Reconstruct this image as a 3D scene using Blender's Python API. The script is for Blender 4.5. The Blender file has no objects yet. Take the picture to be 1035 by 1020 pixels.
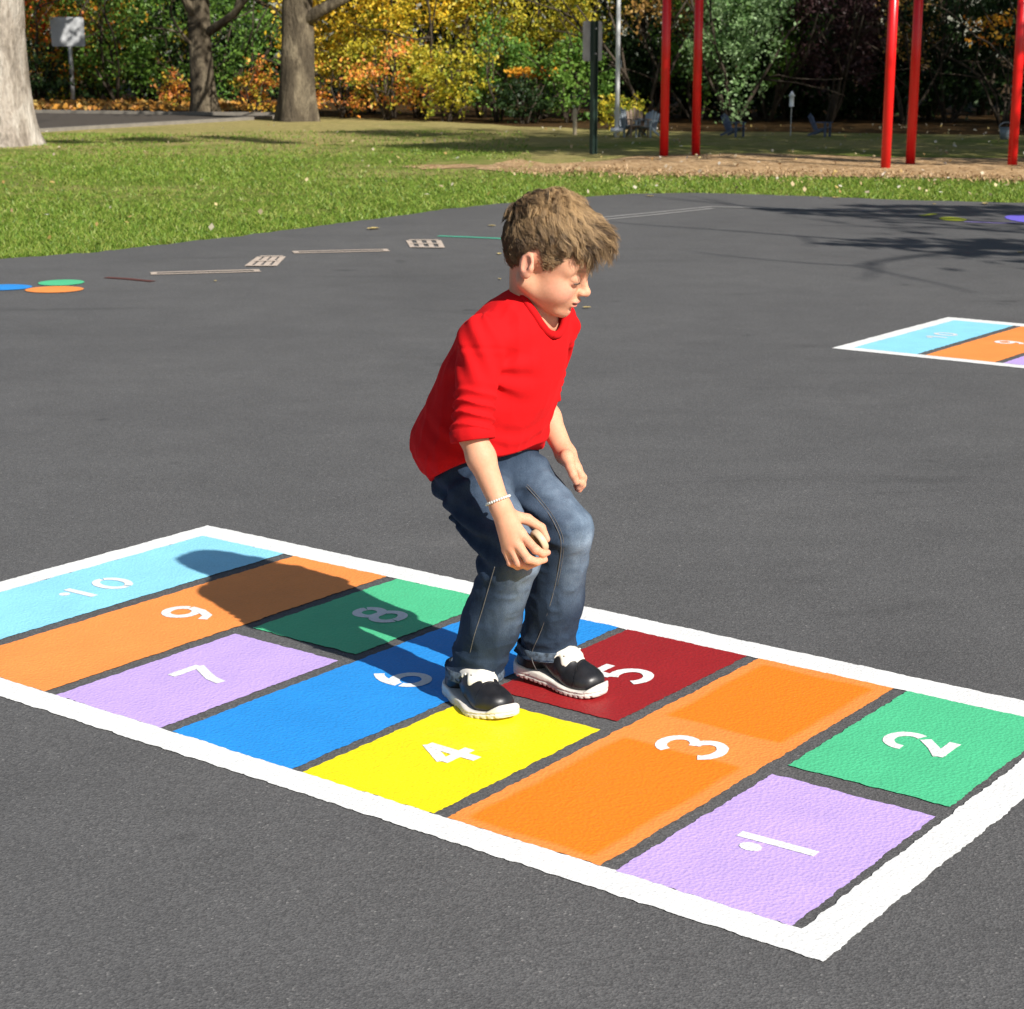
import bpy, bmesh, math, random
import numpy as np
from mathutils import Vector, Matrix
random.seed(7)
RNG = np.random.default_rng(11)
scene = bpy.context.scene
COL = scene.collection
PI = math.pi

# ------------------------------------------------------------------ helpers
def link(o, parent=None):
    COL.objects.link(o)
    if parent is not None:
        o.parent = parent
    return o

def tag(o, label=None, cat=None, group=None, kind=None):
    if label: o['label'] = label
    if cat: o['category'] = cat
    if group: o['group'] = group
    if kind: o['kind'] = kind
    return o

def empty(name, loc=(0, 0, 0), rz=0.0):
    o = bpy.data.objects.new(name, None)
    o.location = loc
    o.rotation_euler = (0, 0, rz)
    o.empty_display_size = 0.2
    return link(o)

def mesh_obj(name, verts, faces, mat, parent=None, smooth=False, cols=None):
    me = bpy.data.meshes.new(name)
    verts = np.asarray(verts, dtype=np.float64)
    if isinstance(faces, np.ndarray):
        nf, k = faces.shape
        me.vertices.add(len(verts)); me.vertices.foreach_set('co', verts.astype(np.float32).ravel())
        me.loops.add(nf * k); me.loops.foreach_set('vertex_index', faces.astype(np.int32).ravel())
        me.polygons.add(nf)
        me.polygons.foreach_set('loop_start', np.arange(0, nf * k, k, dtype=np.int32))
        me.polygons.foreach_set('loop_total', np.full(nf, k, dtype=np.int32))
        me.update(calc_edges=True)
        me.validate()
    else:
        me.from_pydata([tuple(v) for v in verts], [], [tuple(f) for f in faces])
        me.update()
    if smooth:
        me.polygons.foreach_set('use_smooth', np.ones(len(me.polygons), dtype=bool))
    if cols is not None:
        a = me.color_attributes.new('Col', 'FLOAT_COLOR', 'POINT')
        c = np.ones((len(verts), 4), dtype=np.float32); c[:, :3] = cols
        a.data.foreach_set('color', c.ravel())
    if mat is not None:
        me.materials.append(mat)
    o = bpy.data.objects.new(name, me)
    return link(o, parent)

class MB:
    """collects quads / tubes / boxes for one mesh"""
    def __init__(s): s.v = []; s.f = []
    def add(s, vs, fs):
        b = len(s.v); s.v += [tuple(x) for x in vs]
        s.f += [tuple(b + i for i in f) for f in fs]
    def box(s, c, size, rz=0.0, M=None):
        hx, hy, hz = [q / 2 for q in size]
        vs = [Vector((x, y, z)) for z in (-hz, hz) for y in (-hy, hy) for x in (-hx, hx)]
        R = Matrix.Rotation(rz, 3, 'Z') if M is None else M
        vs = [R @ v + Vector(c) for v in vs]
        s.add(vs, [(0, 2, 3, 1), (4, 5, 7, 6), (0, 1, 5, 4), (2, 6, 7, 3), (0, 4, 6, 2), (1, 3, 7, 5)])
    def tube(s, pts, radii, n=10, cap=True):
        pts = [Vector(p) for p in pts]
        if not hasattr(radii, '__len__'): radii = [radii] * len(pts)
        b = len(s.v); up = None
        for i, p in enumerate(pts):
            d = (pts[min(i + 1, len(pts) - 1)] - pts[max(i - 1, 0)])
            if d.length < 1e-9: d = Vector((0, 0, 1))
            d.normalize()
            if up is None:
                up = Vector((0, 0, 1)) if abs(d.z) < .9 else Vector((1, 0, 0))
            x = (up - d * up.dot(d)); x.normalize(); up = x
            y = d.cross(x)
            for k in range(n):
                a = 2 * PI * k / n
                s.v.append(tuple(p + (x * math.cos(a) + y * math.sin(a)) * radii[i]))
        for i in range(len(pts) - 1):
            for k in range(n):
                k2 = (k + 1) % n
                s.f.append((b + i * n + k, b + i * n + k2, b + (i + 1) * n + k2, b + (i + 1) * n + k))
        if cap:
            s.f.append(tuple(b + k for k in reversed(range(n))))
            e = b + (len(pts) - 1) * n
            s.f.append(tuple(e + k for k in range(n)))
    def obj(s, name, mat, parent=None, smooth=False):
        o = mesh_obj(name, s.v, s.f, mat, parent, smooth)
        return o

# ------------------------------------------------------------------ materials
def new_mat(name):
    m = bpy.data.materials.new(name); m.use_nodes = True
    nt = m.node_tree
    return m, nt, nt.nodes, nt.links, nt.nodes['Principled BSDF']

def N(nt, kind, **kw):
    n = nt.nodes.new(kind)
    for k, v in kw.items():
        if k in n.inputs: n.inputs[k].default_value = v
        else: setattr(n, k, v)
    return n

def ramp(nt, fac, stops, interp='LINEAR'):
    r = nt.nodes.new('ShaderNodeValToRGB')
    r.color_ramp.interpolation = interp
    el = r.color_ramp.elements
    while len(el) < len(stops): el.new(0.5)
    for e, (p, c) in zip(el, stops):
        e.position = p; e.color = (c[0], c[1], c[2], 1)
    nt.links.new(fac, r.inputs[0])
    return r

def mixc(nt, fac, a, b, mode='MIX'):
    m = nt.nodes.new('ShaderNodeMix'); m.data_type = 'RGBA'; m.blend_type = mode
    for sock, val in ((m.inputs[0], fac), (m.inputs[6], a), (m.inputs[7], b)):
        if hasattr(val, 'is_linked'): nt.links.new(val, sock)
        elif isinstance(val, (int, float)): sock.default_value = val
        else: sock.default_value = (*val, 1)
    return m.outputs[2]

def texco(nt, which='Object'):
    return nt.nodes.new('ShaderNodeTexCoord').outputs[which]

def noise(nt, vec, scale, detail=4, rough=.55, dist=0.0):
    n = nt.nodes.new('ShaderNodeTexNoise')
    n.inputs['Scale'].default_value = scale; n.inputs['Detail'].default_value = detail
    n.inputs['Roughness'].default_value = rough; n.inputs['Distortion'].default_value = dist
    nt.links.new(vec, n.inputs['Vector'])
    return n.outputs[0]

def mathn(nt, op, a, b=0.0, clamp=False):
    m = nt.nodes.new('ShaderNodeMath'); m.operation = op; m.use_clamp = clamp
    for sock, val in zip(m.inputs, (a, b)):
        if hasattr(val, 'is_linked'): nt.links.new(val, sock)
        else: sock.default_value = val
    return m.outputs[0]

def bump(nt, h, strength, dist, bsdf):
    b = nt.nodes.new('ShaderNodeBump')
    b.inputs['Strength'].default_value = strength; b.inputs['Distance'].default_value = dist
    nt.links.new(h, b.inputs['Height']); nt.links.new(b.outputs[0], bsdf.inputs['Normal'])

def simple_mat(name, col, rough=.6, var=.12, scale=30, bmp=0.0, metallic=0.0, spec=.5):
    m, nt, nd, lk, bs = new_mat(name)
    n = noise(nt, texco(nt), scale)
    c0 = [q * (1 - var) for q in col]; c1 = [min(1, q * (1 + var)) for q in col]
    r = ramp(nt, n, [(.3, c0), (.7, c1)])
    lk.new(r.outputs[0], bs.inputs['Base Color'])
    bs.inputs['Roughness'].default_value = rough
    bs.inputs['Metallic'].default_value = metallic
    bs.inputs['Specular IOR Level'].default_value = spec
    if bmp: bump(nt, n, .5, bmp, bs)
    return m

def asphalt_mat():
    m, nt, nd, lk, bs = new_mat('asphalt')
    co = texco(nt)
    big = noise(nt, co, .55, 5, .6, .4)
    mid = noise(nt, co, 4.0, 4)
    vor = N(nt, 'ShaderNodeTexVoronoi', Scale=250.0); lk.new(co, vor.inputs['Vector'])
    sep = nt.nodes.new('ShaderNodeSeparateColor'); lk.new(vor.outputs['Color'], sep.inputs[0])
    grain = ramp(nt, sep.outputs[0], [(0, (.055, .054, .054)), (.45, (.088, .086, .086)), (.86, (.122, .120, .119)), (.985, (.13, .127, .125)), (1, (.24, .232, .222))])
    fine = noise(nt, co, 380.0, 3, .7)
    c = mixc(nt, .35, grain.outputs[0], ramp(nt, fine, [(.3, (.060, .059, .059)), (.7, (.126, .124, .123))]).outputs[0])
    c = mixc(nt, 1.0, c, ramp(nt, big, [(.25, (.87, .87, .875)), (.5, (1.0, 1.0, 1.0)), (.78, (1.12, 1.12, 1.11))]).outputs[0], 'MULTIPLY')
    c = mixc(nt, 1.0, c, ramp(nt, mid, [(.3, (.93, .93, .93)), (.7, (1.07, 1.07, 1.07))]).outputs[0], 'MULTIPLY')
    mp = N(nt, 'ShaderNodeMapping'); mp.inputs['Scale'].default_value = (.35, 1.6, 1); mp.inputs['Rotation'].default_value = (0, 0, .5); lk.new(co, mp.inputs[0])
    streak = noise(nt, mp.outputs[0], 1.3, 6, .7, 1.2)
    c = mixc(nt, 1.0, c, ramp(nt, streak, [(.30, (.80, .80, .80)), (.40, (.97, .97, .97)), (.62, (1.0, 1.0, 1.0)), (.72, (1.10, 1.09, 1.08))]).outputs[0], 'MULTIPLY')
    blot = noise(nt, co, 2.6, 3, .5)
    c = mixc(nt, 1.0, c, ramp(nt, blot, [(.255, (.62, .62, .63)), (.30, (1, 1, 1))]).outputs[0], 'MULTIPLY')
    lk.new(c, bs.inputs['Base Color'])
    bs.inputs['Roughness'].default_value = .78
    bs.inputs['Specular IOR Level'].default_value = .35
    h = mathn(nt, 'ADD', vor.outputs['Distance'], mathn(nt, 'MULTIPLY', fine, .5))
    bump(nt, h, .40, .0026, bs)
    return m

def paint_mat(name, col, worn=.12, rough=.55, bands=None):
    """thick road paint over rough asphalt"""
    m, nt, nd, lk, bs = new_mat(name)
    co = texco(nt)
    vor = N(nt, 'ShaderNodeTexVoronoi', Scale=150.0); lk.new(co, vor.inputs['Vector'])
    n1 = noise(nt, co, 90, 3); n2 = noise(nt, co, 6, 4, .6)
    base = ramp(nt, n2, [(.3, [q * .93 for q in col]), (.7, [min(1, q * 1.05) for q in col])]).outputs[0]
    if bands is not None:
        # a second, stronger coat rolled inside the square, its edges slightly wavy
        sx = nt.nodes.new('ShaderNodeSeparateXYZ'); lk.new(co, sx.inputs[0])
        wob = mathn(nt, 'MULTIPLY', mathn(nt, 'SUBTRACT', noise(nt, co, 9, 2), .5), .02)
        tot = None
        for (x0, x1, y0, y1) in bands['rects']:
            def edge(v, lo, hi):
                a = mathn(nt, 'MULTIPLY', mathn(nt, 'SUBTRACT', mathn(nt, 'ADD', v, wob), lo), 70.0, True)
                b = mathn(nt, 'MULTIPLY', mathn(nt, 'SUBTRACT', hi, mathn(nt, 'ADD', v, wob)), 70.0, True)
                return mathn(nt, 'MULTIPLY', a, b)
            k = mathn(nt, 'MULTIPLY', edge(sx.outputs[0], x0, x1), edge(sx.outputs[1], y0, y1))
            tot = k if tot is None else mathn(nt, 'MAXIMUM', tot, k)
        base = mixc(nt, tot, base, bands['col'])
    pit = ramp(nt, noise(nt, co, 170, 3, .7), [(.0, (1.08, 1.08, 1.08)), (.5, (1, 1, 1)), (.62, (1 - worn,) * 3), (.74, (1 - worn * 4,) * 3)]).outputs[0]
    c = mixc(nt, 1.0, base, pit, 'MULTIPLY')
    sc = noise(nt, co, 3.4, 7, .72, .8)
    c = mixc(nt, ramp(nt, sc, [(.60, (0, 0, 0)), (.78, (.16, .16, .16))]).outputs[0], c, (.22, .20, .18))
    lk.new(c, bs.inputs['Base Color'])
    bs.inputs['Roughness'].default_value = rough
    bs.inputs['Specular IOR Level'].default_value = .4
    h = mathn(nt, 'ADD', vor.outputs['Distance'], n1)
    bump(nt, h, .42, .0022, bs)
    return m

def lawn_mat():
    m, nt, nd, lk, bs = new_mat('lawn')
    co = texco(nt)
    a = noise(nt, co, .35, 6, .62, .6); b = noise(nt, co, 3.0, 5, .6); f = noise(nt, co, 60, 3, .7)
    green = ramp(nt, f, [(.25, (.05, .095, .012)), (.5, (.13, .20, .026)), (.75, (.26, .29, .06))]).outputs[0]
    dry = ramp(nt, f, [(.25, (.17, .145, .05)), (.5, (.36, .30, .115)), (.75, (.52, .43, .20))]).outputs[0]
    sx = nt.nodes.new('ShaderNodeSeparateXYZ'); lk.new(co, sx.inputs[0])
    # the turf gets thinner and drier away from the playground edge, towards the trees
    gy = mathn(nt, 'MULTIPLY', mathn(nt, 'SUBTRACT', sx.outputs[1], 11.5), .042)
    k = mathn(nt, 'ADD', gy, mathn(nt, 'MULTIPLY', mathn(nt, 'SUBTRACT', a, .5), 2.0))
    k = mathn(nt, 'ADD', k, mathn(nt, 'MULTIPLY', mathn(nt, 'SUBTRACT', b, .5), .9))
    k = mathn(nt, 'ADD', k, mathn(nt, 'MULTIPLY', mathn(nt, 'SUBTRACT', noise(nt, co, 11, 4, .7), .5), .9))
    fac = ramp(nt, k, [(.2, (0, 0, 0)), (.8, (1, 1, 1))]).outputs[0]
    c = mixc(nt, fac, green, dry)
    c = mixc(nt, 1.0, c, ramp(nt, noise(nt, co, 7, 6, .75), [(.3, (.62, .66, .6)), (.5, (1.0, 1.0, 1.0)), (.7, (1.4, 1.36, 1.3))]).outputs[0], 'MULTIPLY')
    lk.new(c, bs.inputs['Base Color']); bs.inputs['Roughness'].default_value = .9
    bs.inputs['Specular IOR Level'].default_value = .1
    bump(nt, f, 1.0, .03, bs)
    return m

def litter_mat(name, cols, scale=45):
    m, nt, nd, lk, bs = new_mat(name)
    co = texco(nt)
    vor = N(nt, 'ShaderNodeTexVoronoi', Scale=float(scale)); lk.new(co, vor.inputs['Vector'])
    sep = nt.nodes.new('ShaderNodeSeparateColor'); lk.new(vor.outputs['Color'], sep.inputs[0])
    st = [(i / (len(cols) - 1), c) for i, c in enumerate(cols)]
    g = ramp(nt, sep.outputs[0], st).outputs[0]
    big = noise(nt, co, .8, 5, .6)
    c = mixc(nt, 1.0, g, ramp(nt, big, [(.3, (.75, .75, .75)), (.7, (1.15, 1.15, 1.15))]).outputs[0], 'MULTIPLY')
    lk.new(c, bs.inputs['Base Color']); bs.inputs['Roughness'].default_value = .9
    bs.inputs['Specular IOR Level'].default_value = .1
    bump(nt, sep.outputs[1], .8, .02, bs)
    return m

def leaf_mat(name, cols, trans=.35, patch=0.0):
    m, nt, nd, lk, bs = new_mat(name)
    g = nt.nodes.new('ShaderNodeNewGeometry')
    st = [(i / (len(cols) - 1), c) for i, c in enumerate(cols)]
    fac = g.outputs['Random Per Island']
    if patch:                                   # neighbouring twigs share a colour
        n = noise(nt, g.outputs['Position'], 1.9, 3, .6)
        n = mathn(nt, 'ADD', mathn(nt, 'MULTIPLY', mathn(nt, 'SUBTRACT', n, .5), 3.2), .5, True)
        fac = mathn(nt, 'ADD', mathn(nt, 'MULTIPLY', n, patch), mathn(nt, 'MULTIPLY', fac, 1 - patch), True)
    r = ramp(nt, fac, st)
    lk.new(r.outputs[0], bs.inputs['Base Color'])
    bs.inputs['Roughness'].default_value = .5; bs.inputs['Specular IOR Level'].default_value = .35
    tr = nt.nodes.new('ShaderNodeBsdfTranslucent'); lk.new(r.outputs[0], tr.inputs['Color'])
    mx = nt.nodes.new('ShaderNodeMixShader'); mx.inputs[0].default_value = trans
    lk.new(bs.outputs[0], mx.inputs[1]); lk.new(tr.outputs[0], mx.inputs[2])
    lk.new(mx.outputs[0], nd['Material Output'].inputs['Surface'])
    return m

def bark_mat(name, cols, scale=6):
    m, nt, nd, lk, bs = new_mat(name)
    co = texco(nt)
    mp = N(nt, 'ShaderNodeMapping'); mp.inputs['Scale'].default_value = (1, 1, .35); lk.new(co, mp.inputs[0])
    n = noise(nt, mp.outputs[0], scale, 6, .65, .8)
    n2 = noise(nt, mp.outputs[0], scale * 6, 4, .7)
    st = [(.3 + .4 * i / (len(cols) - 1), c) for i, c in enumerate(cols)]
    c = mixc(nt, 1.0, ramp(nt, n, st).outputs[0], ramp(nt, n2, [(.3, (.6, .6, .6)), (.65, (1.1, 1.1, 1.1))]).outputs[0], 'MULTIPLY')
    lk.new(c, bs.inputs['Base Color']); bs.inputs['Roughness'].default_value = .9
    bs.inputs['Specular IOR Level'].default_value = .15
    bump(nt, mathn(nt, 'ADD', n, n2), .9, .05, bs)
    return m
M = {}
M['asphalt'] = asphalt_mat()
M['lawn'] = lawn_mat()
M['chips'] = litter_mat('wood_chips', [(.16, .095, .045), (.36, .225, .11), (.46, .30, .155), (.60, .43, .26)], 30)
M['litter'] = litter_mat('leaf_litter', [(.02, .014, .006), (.05, .028, .010), (.09, .045, .014), (.06, .04, .016)], 14)
M['concrete'] = simple_mat('concrete', (.19, .17, .14), .85, .15, 8, .01)
M['road'] = simple_mat('driveway', (.055, .044, .034), .85, .2, 6, .01)
P_WHITE = (.76, .76, .74)
M['white'] = paint_mat('white_paint', P_WHITE, .07)
M['bark'] = bark_mat('grey_bark', [(.10, .08, .06), (.22, .18, .13), (.42, .37, .30)])
M['bark_mott'] = bark_mat('mottled_bark', [(.045, .036, .026), (.11, .088, .06), (.26, .215, .145)], 4.0)  # mottle is the bark's own; its darkened tone also carries limb shadows
M['bark_dark'] = bark_mat('dark_bark', [(.035, .028, .022), (.08, .062, .045), (.16, .13, .10)])
M['bark_pale'] = bark_mat('pale_bark', [(.17, .14, .11), (.36, .31, .26), (.55, .50, .44)], 3.5)
PAL = {
 'orange': [(.30, .05, .008), (.62, .17, .015), (.70, .30, .03), (.40, .22, .02), (.75, .22, .02)],
 'red': [(.28, .03, .01), (.55, .07, .015), (.65, .14, .02), (.22, .09, .02)],
 'yellow': [(.48, .34, .02), (.70, .46, .025), (.34, .32, .025), (.72, .55, .05), (.60, .34, .02), (.22, .24, .02)],
 'yelgreen': [(.13, .19, .015), (.28, .31, .025), (.46, .40, .03), (.09, .15, .012), (.36, .36, .03)],
 'green': [(.03, .075, .012), (.06, .13, .018), (.11, .19, .03), (.05, .11, .015)],
 'dkgreen': [(.010, .022, .007), (.018, .042, .011), (.032, .065, .015), (.014, .03, .009)],  # dark green foliage, with the shade inside the woods put into its colour
 'purple': [(.022, .012, .012), (.05, .022, .024), (.085, .04, .04), (.02, .016, .01)],
 'silver': [(.04, .10, .025), (.09, .17, .05), (.16, .25, .10), (.24, .33, .17), (.06, .13, .035)],
 'autumn': [(.06, .11, .015), (.12, .17, .02), (.30, .28, .03), (.52, .30, .04), (.55, .17, .03), (.50, .20, .08), (.20, .22, .025), (.08, .13, .02)],
 'rustgreen': [(.02, .05, .01), (.035, .08, .012), (.08, .14, .018), (.20, .20, .02), (.45, .20, .02), (.50, .10, .015), (.30, .05, .012)],
 'brown': [(.10, .05, .015), (.22, .12, .03), (.30, .19, .05), (.12, .11, .025)],
}
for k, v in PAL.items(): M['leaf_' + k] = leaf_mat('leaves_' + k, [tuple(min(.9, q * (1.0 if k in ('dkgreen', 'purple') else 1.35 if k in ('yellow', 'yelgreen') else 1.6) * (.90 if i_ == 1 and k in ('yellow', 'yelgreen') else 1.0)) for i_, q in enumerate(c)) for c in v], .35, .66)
M['deadleaf'] = leaf_mat('fallen_leaf_mix', [(.50, .45, .36), (.40, .29, .15), (.60, .56, .48), (.48, .36, .12), (.32, .18, .07), (.55, .52, .45)], .1)
M['red_metal'] = simple_mat('red_enamel', (.68, .008, .010), .30, .08, 3)
M['dark_green_metal'] = simple_mat('dark_green_enamel', (.012, .03, .022), .5, .1, 6)
M['alu'] = simple_mat('dull_aluminium', (.36, .37, .38), .55, .15, 6, 0, .3)
M['white_metal'] = simple_mat('white_enamel', (.8, .8, .8), .4, .06, 5)
M['steel'] = simple_mat('galvanised_steel', (.45, .46, .47), .45, .12, 9, 0, .5)
M['board'] = simple_mat('weathered_board', (.40, .41, .42), .6, .2, 3)
M['grey_plastic'] = simple_mat('pale_blue_plastic', (.19, .23, .26), .5, .1, 8)
M['tan_wood'] = simple_mat('tan_wood', (.22, .15, .10), .7, .2, 8)
M['stake'] = simple_mat('stake_wood', (.40, .33, .22), .8, .2, 9)
M['blue_plastic'] = simple_mat('slate_blue_plastic', (.06, .08, .13), .5, .15, 8)
# ------------------------------------------------------------------ camera, light, sky
CAM_H = 1.25
F_PX, PITCH = 1861.94, math.radians(13.826)
cam_d = bpy.data.cameras.new('camera'); cam = bpy.data.objects.new('camera', cam_d); link(cam)
cam.location = (0, 0, CAM_H); cam.rotation_euler = (PI / 2 - PITCH, 0, 0)
cam_d.sensor_fit = 'HORIZONTAL'; cam_d.sensor_width = 36.0
cam_d.lens = F_PX / 1035.0 * 36.0
cam_d.clip_start = .05; cam_d.clip_end = 1500
cam_d.dof.use_dof = True; cam_d.dof.focus_distance = 3.45; cam_d.dof.aperture_fstop = 16
scene.camera = cam

def ground_at(px, py):
    """ground position seen at a pixel of the 1035 x 1020 photograph (survey of the place)"""
    u = px - 517.5; v = py - 510.0
    d = (u, F_PX * math.cos(PITCH) - v * math.sin(PITCH), -F_PX * math.sin(PITCH) - v * math.cos(PITCH))
    t = -CAM_H / d[2]
    return Vector((d[0] * t, d[1] * t, 0))
def at(px, py, y):
    u = px - 517.5; v = py - 510.0
    d = Vector((u, F_PX * math.cos(PITCH) - v * math.sin(PITCH), -F_PX * math.sin(PITCH) - v * math.cos(PITCH)))
    return d * (y / d[1]) + Vector((0, 0, CAM_H))

SUN_EL = math.radians(35.5); SUN_AZ = math.radians(141.5)      # azimuth from +Y towards +X
to_sun = Vector((math.sin(SUN_AZ) * math.cos(SUN_EL), math.cos(SUN_AZ) * math.cos(SUN_EL), math.sin(SUN_EL)))
sd = bpy.data.lights.new('sun', 'SUN'); sun = bpy.data.objects.new('sun', sd); link(sun)
sd.energy = 4.9; sd.angle = math.radians(.53); sd.color = (1.0, .955, .88)
sun.rotation_euler = to_sun.to_track_quat('Z', 'Y').to_euler()
w = bpy.data.worlds.new('World'); scene.world = w; w.use_nodes = True
wn = w.node_tree; bg = wn.nodes['Background']
sky = wn.nodes.new('ShaderNodeTexSky'); sky.sky_type = 'NISHITA'; sky.sun_disc = False
sky.sun_elevation = SUN_EL; sky.sun_rotation = SUN_AZ
wn.links.new(sky.outputs[0], bg.inputs['Color']); bg.inputs['Strength'].default_value = .064
vs = scene.view_settings
vs.view_transform = 'Standard'; vs.look = 'None'; vs.exposure = 0.62; vs.gamma = 1.0; vs.use_curve_mapping = False

# ------------------------------------------------------------------ ground
def sheet(name, poly, z, mat, jitter=0.0, step=.0, seed=1):
    """flat n-gon sheet, edge optionally resampled and made uneven"""
    r = random.Random(seed); pts = [Vector((p[0], p[1], 0)) for p in poly]
    if step:
        out = []
        for i, a in enumerate(pts):
            b = pts[(i + 1) % len(pts)]; L = (b - a).length; n = max(1, int(L / step))
            nrm = Vector((-(b - a).y, (b - a).x, 0)).normalized(); w_ = 0
            for k in range(n):
                w_ = w_ * .6 + r.uniform(-1, 1) * jitter
                out.append(a + (b - a) * (k / n) + nrm * w_)
        pts = out
    return mesh_obj(name, [(p.x, p.y, z) for p in pts], [tuple(range(len(pts)))], mat)

big = 400
g = sheet('ground', [(-big, -big), (big, -big), (big, big), (-big, big)], -.012, M['litter']); tag(g, kind='structure')
lawn_poly = [(-60, 6), (-60, 33), (-12, 31), (-7.6, 30.2), (-5.0, 35.2), (-3.5, 37), (-1.6, 35), (.2, 32.2), (2.5, 30.2), (5, 29.7), (9, 28.6), (14, 27.8), (60, 26), (60, 8)]
lw = sheet('lawn', lawn_poly, -.004, M['lawn'], .12, .5, 3); tag(lw, kind='structure')
edge_px = [(0, 262), (50, 258), (100, 254.5), (150, 249), (200, 243), (250, 237.5), (300, 231.5), (350, 225), (400, 218.5), (450, 211.5), (505, 206), (560, 202.5), (600, 198.5), (640, 196), (700, 195), (760, 196.5), (820, 198.5), (900, 201.5), (970, 203.5), (1035, 205)]
edge = [ground_at(*q) for q in edge_px]
edge2 = []
rr = random.Random(5)
for a, b in zip(edge[:-1], edge[1:]):
    for k in range(6):
        p = a.lerp(b, k / 6); edge2.append((p.x + rr.uniform(-.015, .015), p.y + rr.uniform(-.035, .035)))
edge2.append((edge[-1].x, edge[-1].y))
dl = (edge[0] - edge[1]).normalized()
left_far = edge[0] + dl * 14
asph = [(left_far.x, left_far.y)] + edge2 + [(9, 15.0), (16, 13.2), (40, 8), (60, -60), (-60, -60), (-60, left_far.y - 20)]
pg = sheet('playground_asphalt', asph, 0.0, M['asphalt']); tag(pg, kind='structure')
# wood-chip safety surface round the red frame
chip_px = [(480, 170), (520, 161), (560, 166), (610, 163), (640, 158), (760, 155), (860, 158), (960, 160), (1035, 160)]
chip = [ground_at(*q) for q in chip_px]; 
chip_near = [ground_at(*q) for q in [(1035, 183), (960, 180.5), (880, 179), (800, 178.5), (720, 178.5), (650, 177), (600, 173), (540, 176)]]
cp = [(p.x, p.y) for p in chip] + [(16, 22), (14, 17.5)] + [(p.x, p.y) for p in chip_near]
ch = sheet('wood_chip_surface', cp, .004, M['chips'], .035, .15, 9); tag(ch, kind='structure')
bare_px = [ground_at(*q) for q in [(405, 169), (430, 166), (470, 165.5), (495, 167), (470, 169.5), (430, 171)]]
br_ = sheet('bare_earth', [(p.x, p.y) for p in bare_px], .002, M['chips'], .12, .2, 12); tag(br_, kind='structure')
# driveway beyond the lawn on the left, with pale concrete kerbs
dr = [(-30, 31.5), (-12, 30.4), (-7.5, 30.4), (-5.0, 35.7), (-4.4, 37.3), (-6.1, 37.7), (-9.7, 39.0), (-30, 44)]
d_ = sheet('driveway', dr, .004, M['road'], .05, .5, 4); tag(d_, kind='structure')
def kerb(name, pts, wid, h):
    mb = MB()
    vs_ = []
    for i, p in enumerate(pts):
        a = Vector(pts[max(i - 1, 0)]); b = Vector(pts[min(i + 1, len(pts) - 1)])
        d = (b - a); n = Vector((-d.y, d.x)).normalized() * wid / 2
        for q, z in ((n, -.02), (n, h), (-n, h), (-n, -.02)):
            vs_.append((p[0] + q.x, p[1] + q.y, z))
    fs = []
    for i in range(len(pts) - 1):
        for k in range(3):
            fs.append((i * 4 + k, i * 4 + k + 1, i * 4 + 5 + k, i * 4 + 4 + k))
    fs += [(0, 1, 2, 3), tuple(len(vs_) - 4 + k for k in (3, 2, 1, 0))]
    mb.add(vs_, fs)
    o = mb.obj(name, M['concrete']); tag(o, kind='structure'); return o
kerb('kerb', [(-30, 31.2), (-12, 30.1), (-7.5, 30.05), (-6.3, 32.6), (-5.0, 35.2), (-4.3, 37.0)], .22, .05)
kerb('kerb', [(-30, 44.2), (-9.7, 39.2), (-6.1, 37.9), (-4.0, 37.5)], .28, .06)

# ------------------------------------------------------------------ hopscotch courts
SC = CAM_H
O1 = Vector((0.35114981, 1.89698646, 0)) * SC; O2 = Vector((1.1063, 6.325, 0)) * SC
EV = Vector((0.79759815, -0.60318919, 0)); NV = Vector((0.60318919, 0.79759815, 0))
COLS = {'purple': (.52, .37, .74), 'green': (.080, .50, .245), 'orange': (.86, .28, .066), 'yellow': (.86, .71, .006),
        'red': (.30, .012, .014), 'blue': (.020, .26, .70), 'cyan': (.27, .65, .84)}
for k, v in COLS.items(): M['p_' + k] = paint_mat(k + '_paint', v, .04)
# the square of the 3 has a second coat in two rolled patches (object space = metres from the court's near corner)
M['p_orange3'] = paint_mat('orange_paint_two_coats', (.85, .265, .055), .04, .5,
    {'rects': [(.085 * 1, .455 * SC, .362 * SC, .575 * SC), (.56 * SC, .875 * SC, .362 * SC, .575 * SC)], 'col': (.83, .205, .010)})
def stroke_mesh(mb, pts, wd, z, closed=False):
    pts = [Vector((p[0], p[1])) for p in pts]; n = len(pts); L = []; R = []
    for i, p in enumerate(pts):
        a = pts[(i - 1) % n] if (closed or i > 0) else p
        b = pts[(i + 1) % n] if (closed or i < n - 1) else p
        d = (b - a).normalized(); nn = Vector((-d.y, d.x))
        k = wd * (1 + random.uniform(-.06, .06)) / 2
        L.append(p + nn * k); R.append(p - nn * k)
    m = n if closed else n - 1
    vs_ = [(q.x, q.y, z) for q in L] + [(q.x, q.y, z) for q in R]
    mb.add(vs_, [(i, n + i, n + (i + 1) % n, (i + 1) % n) for i in range(m)])
def arc(cx, cy, rx, ry, a0, a1, n=14):
    return [(cx + rx * math.cos(math.radians(a0 + (a1 - a0) * i / n)), cy + ry * math.sin(math.radians(a0 + (a1 - a0) * i / n))) for i in range(n + 1)]
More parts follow.
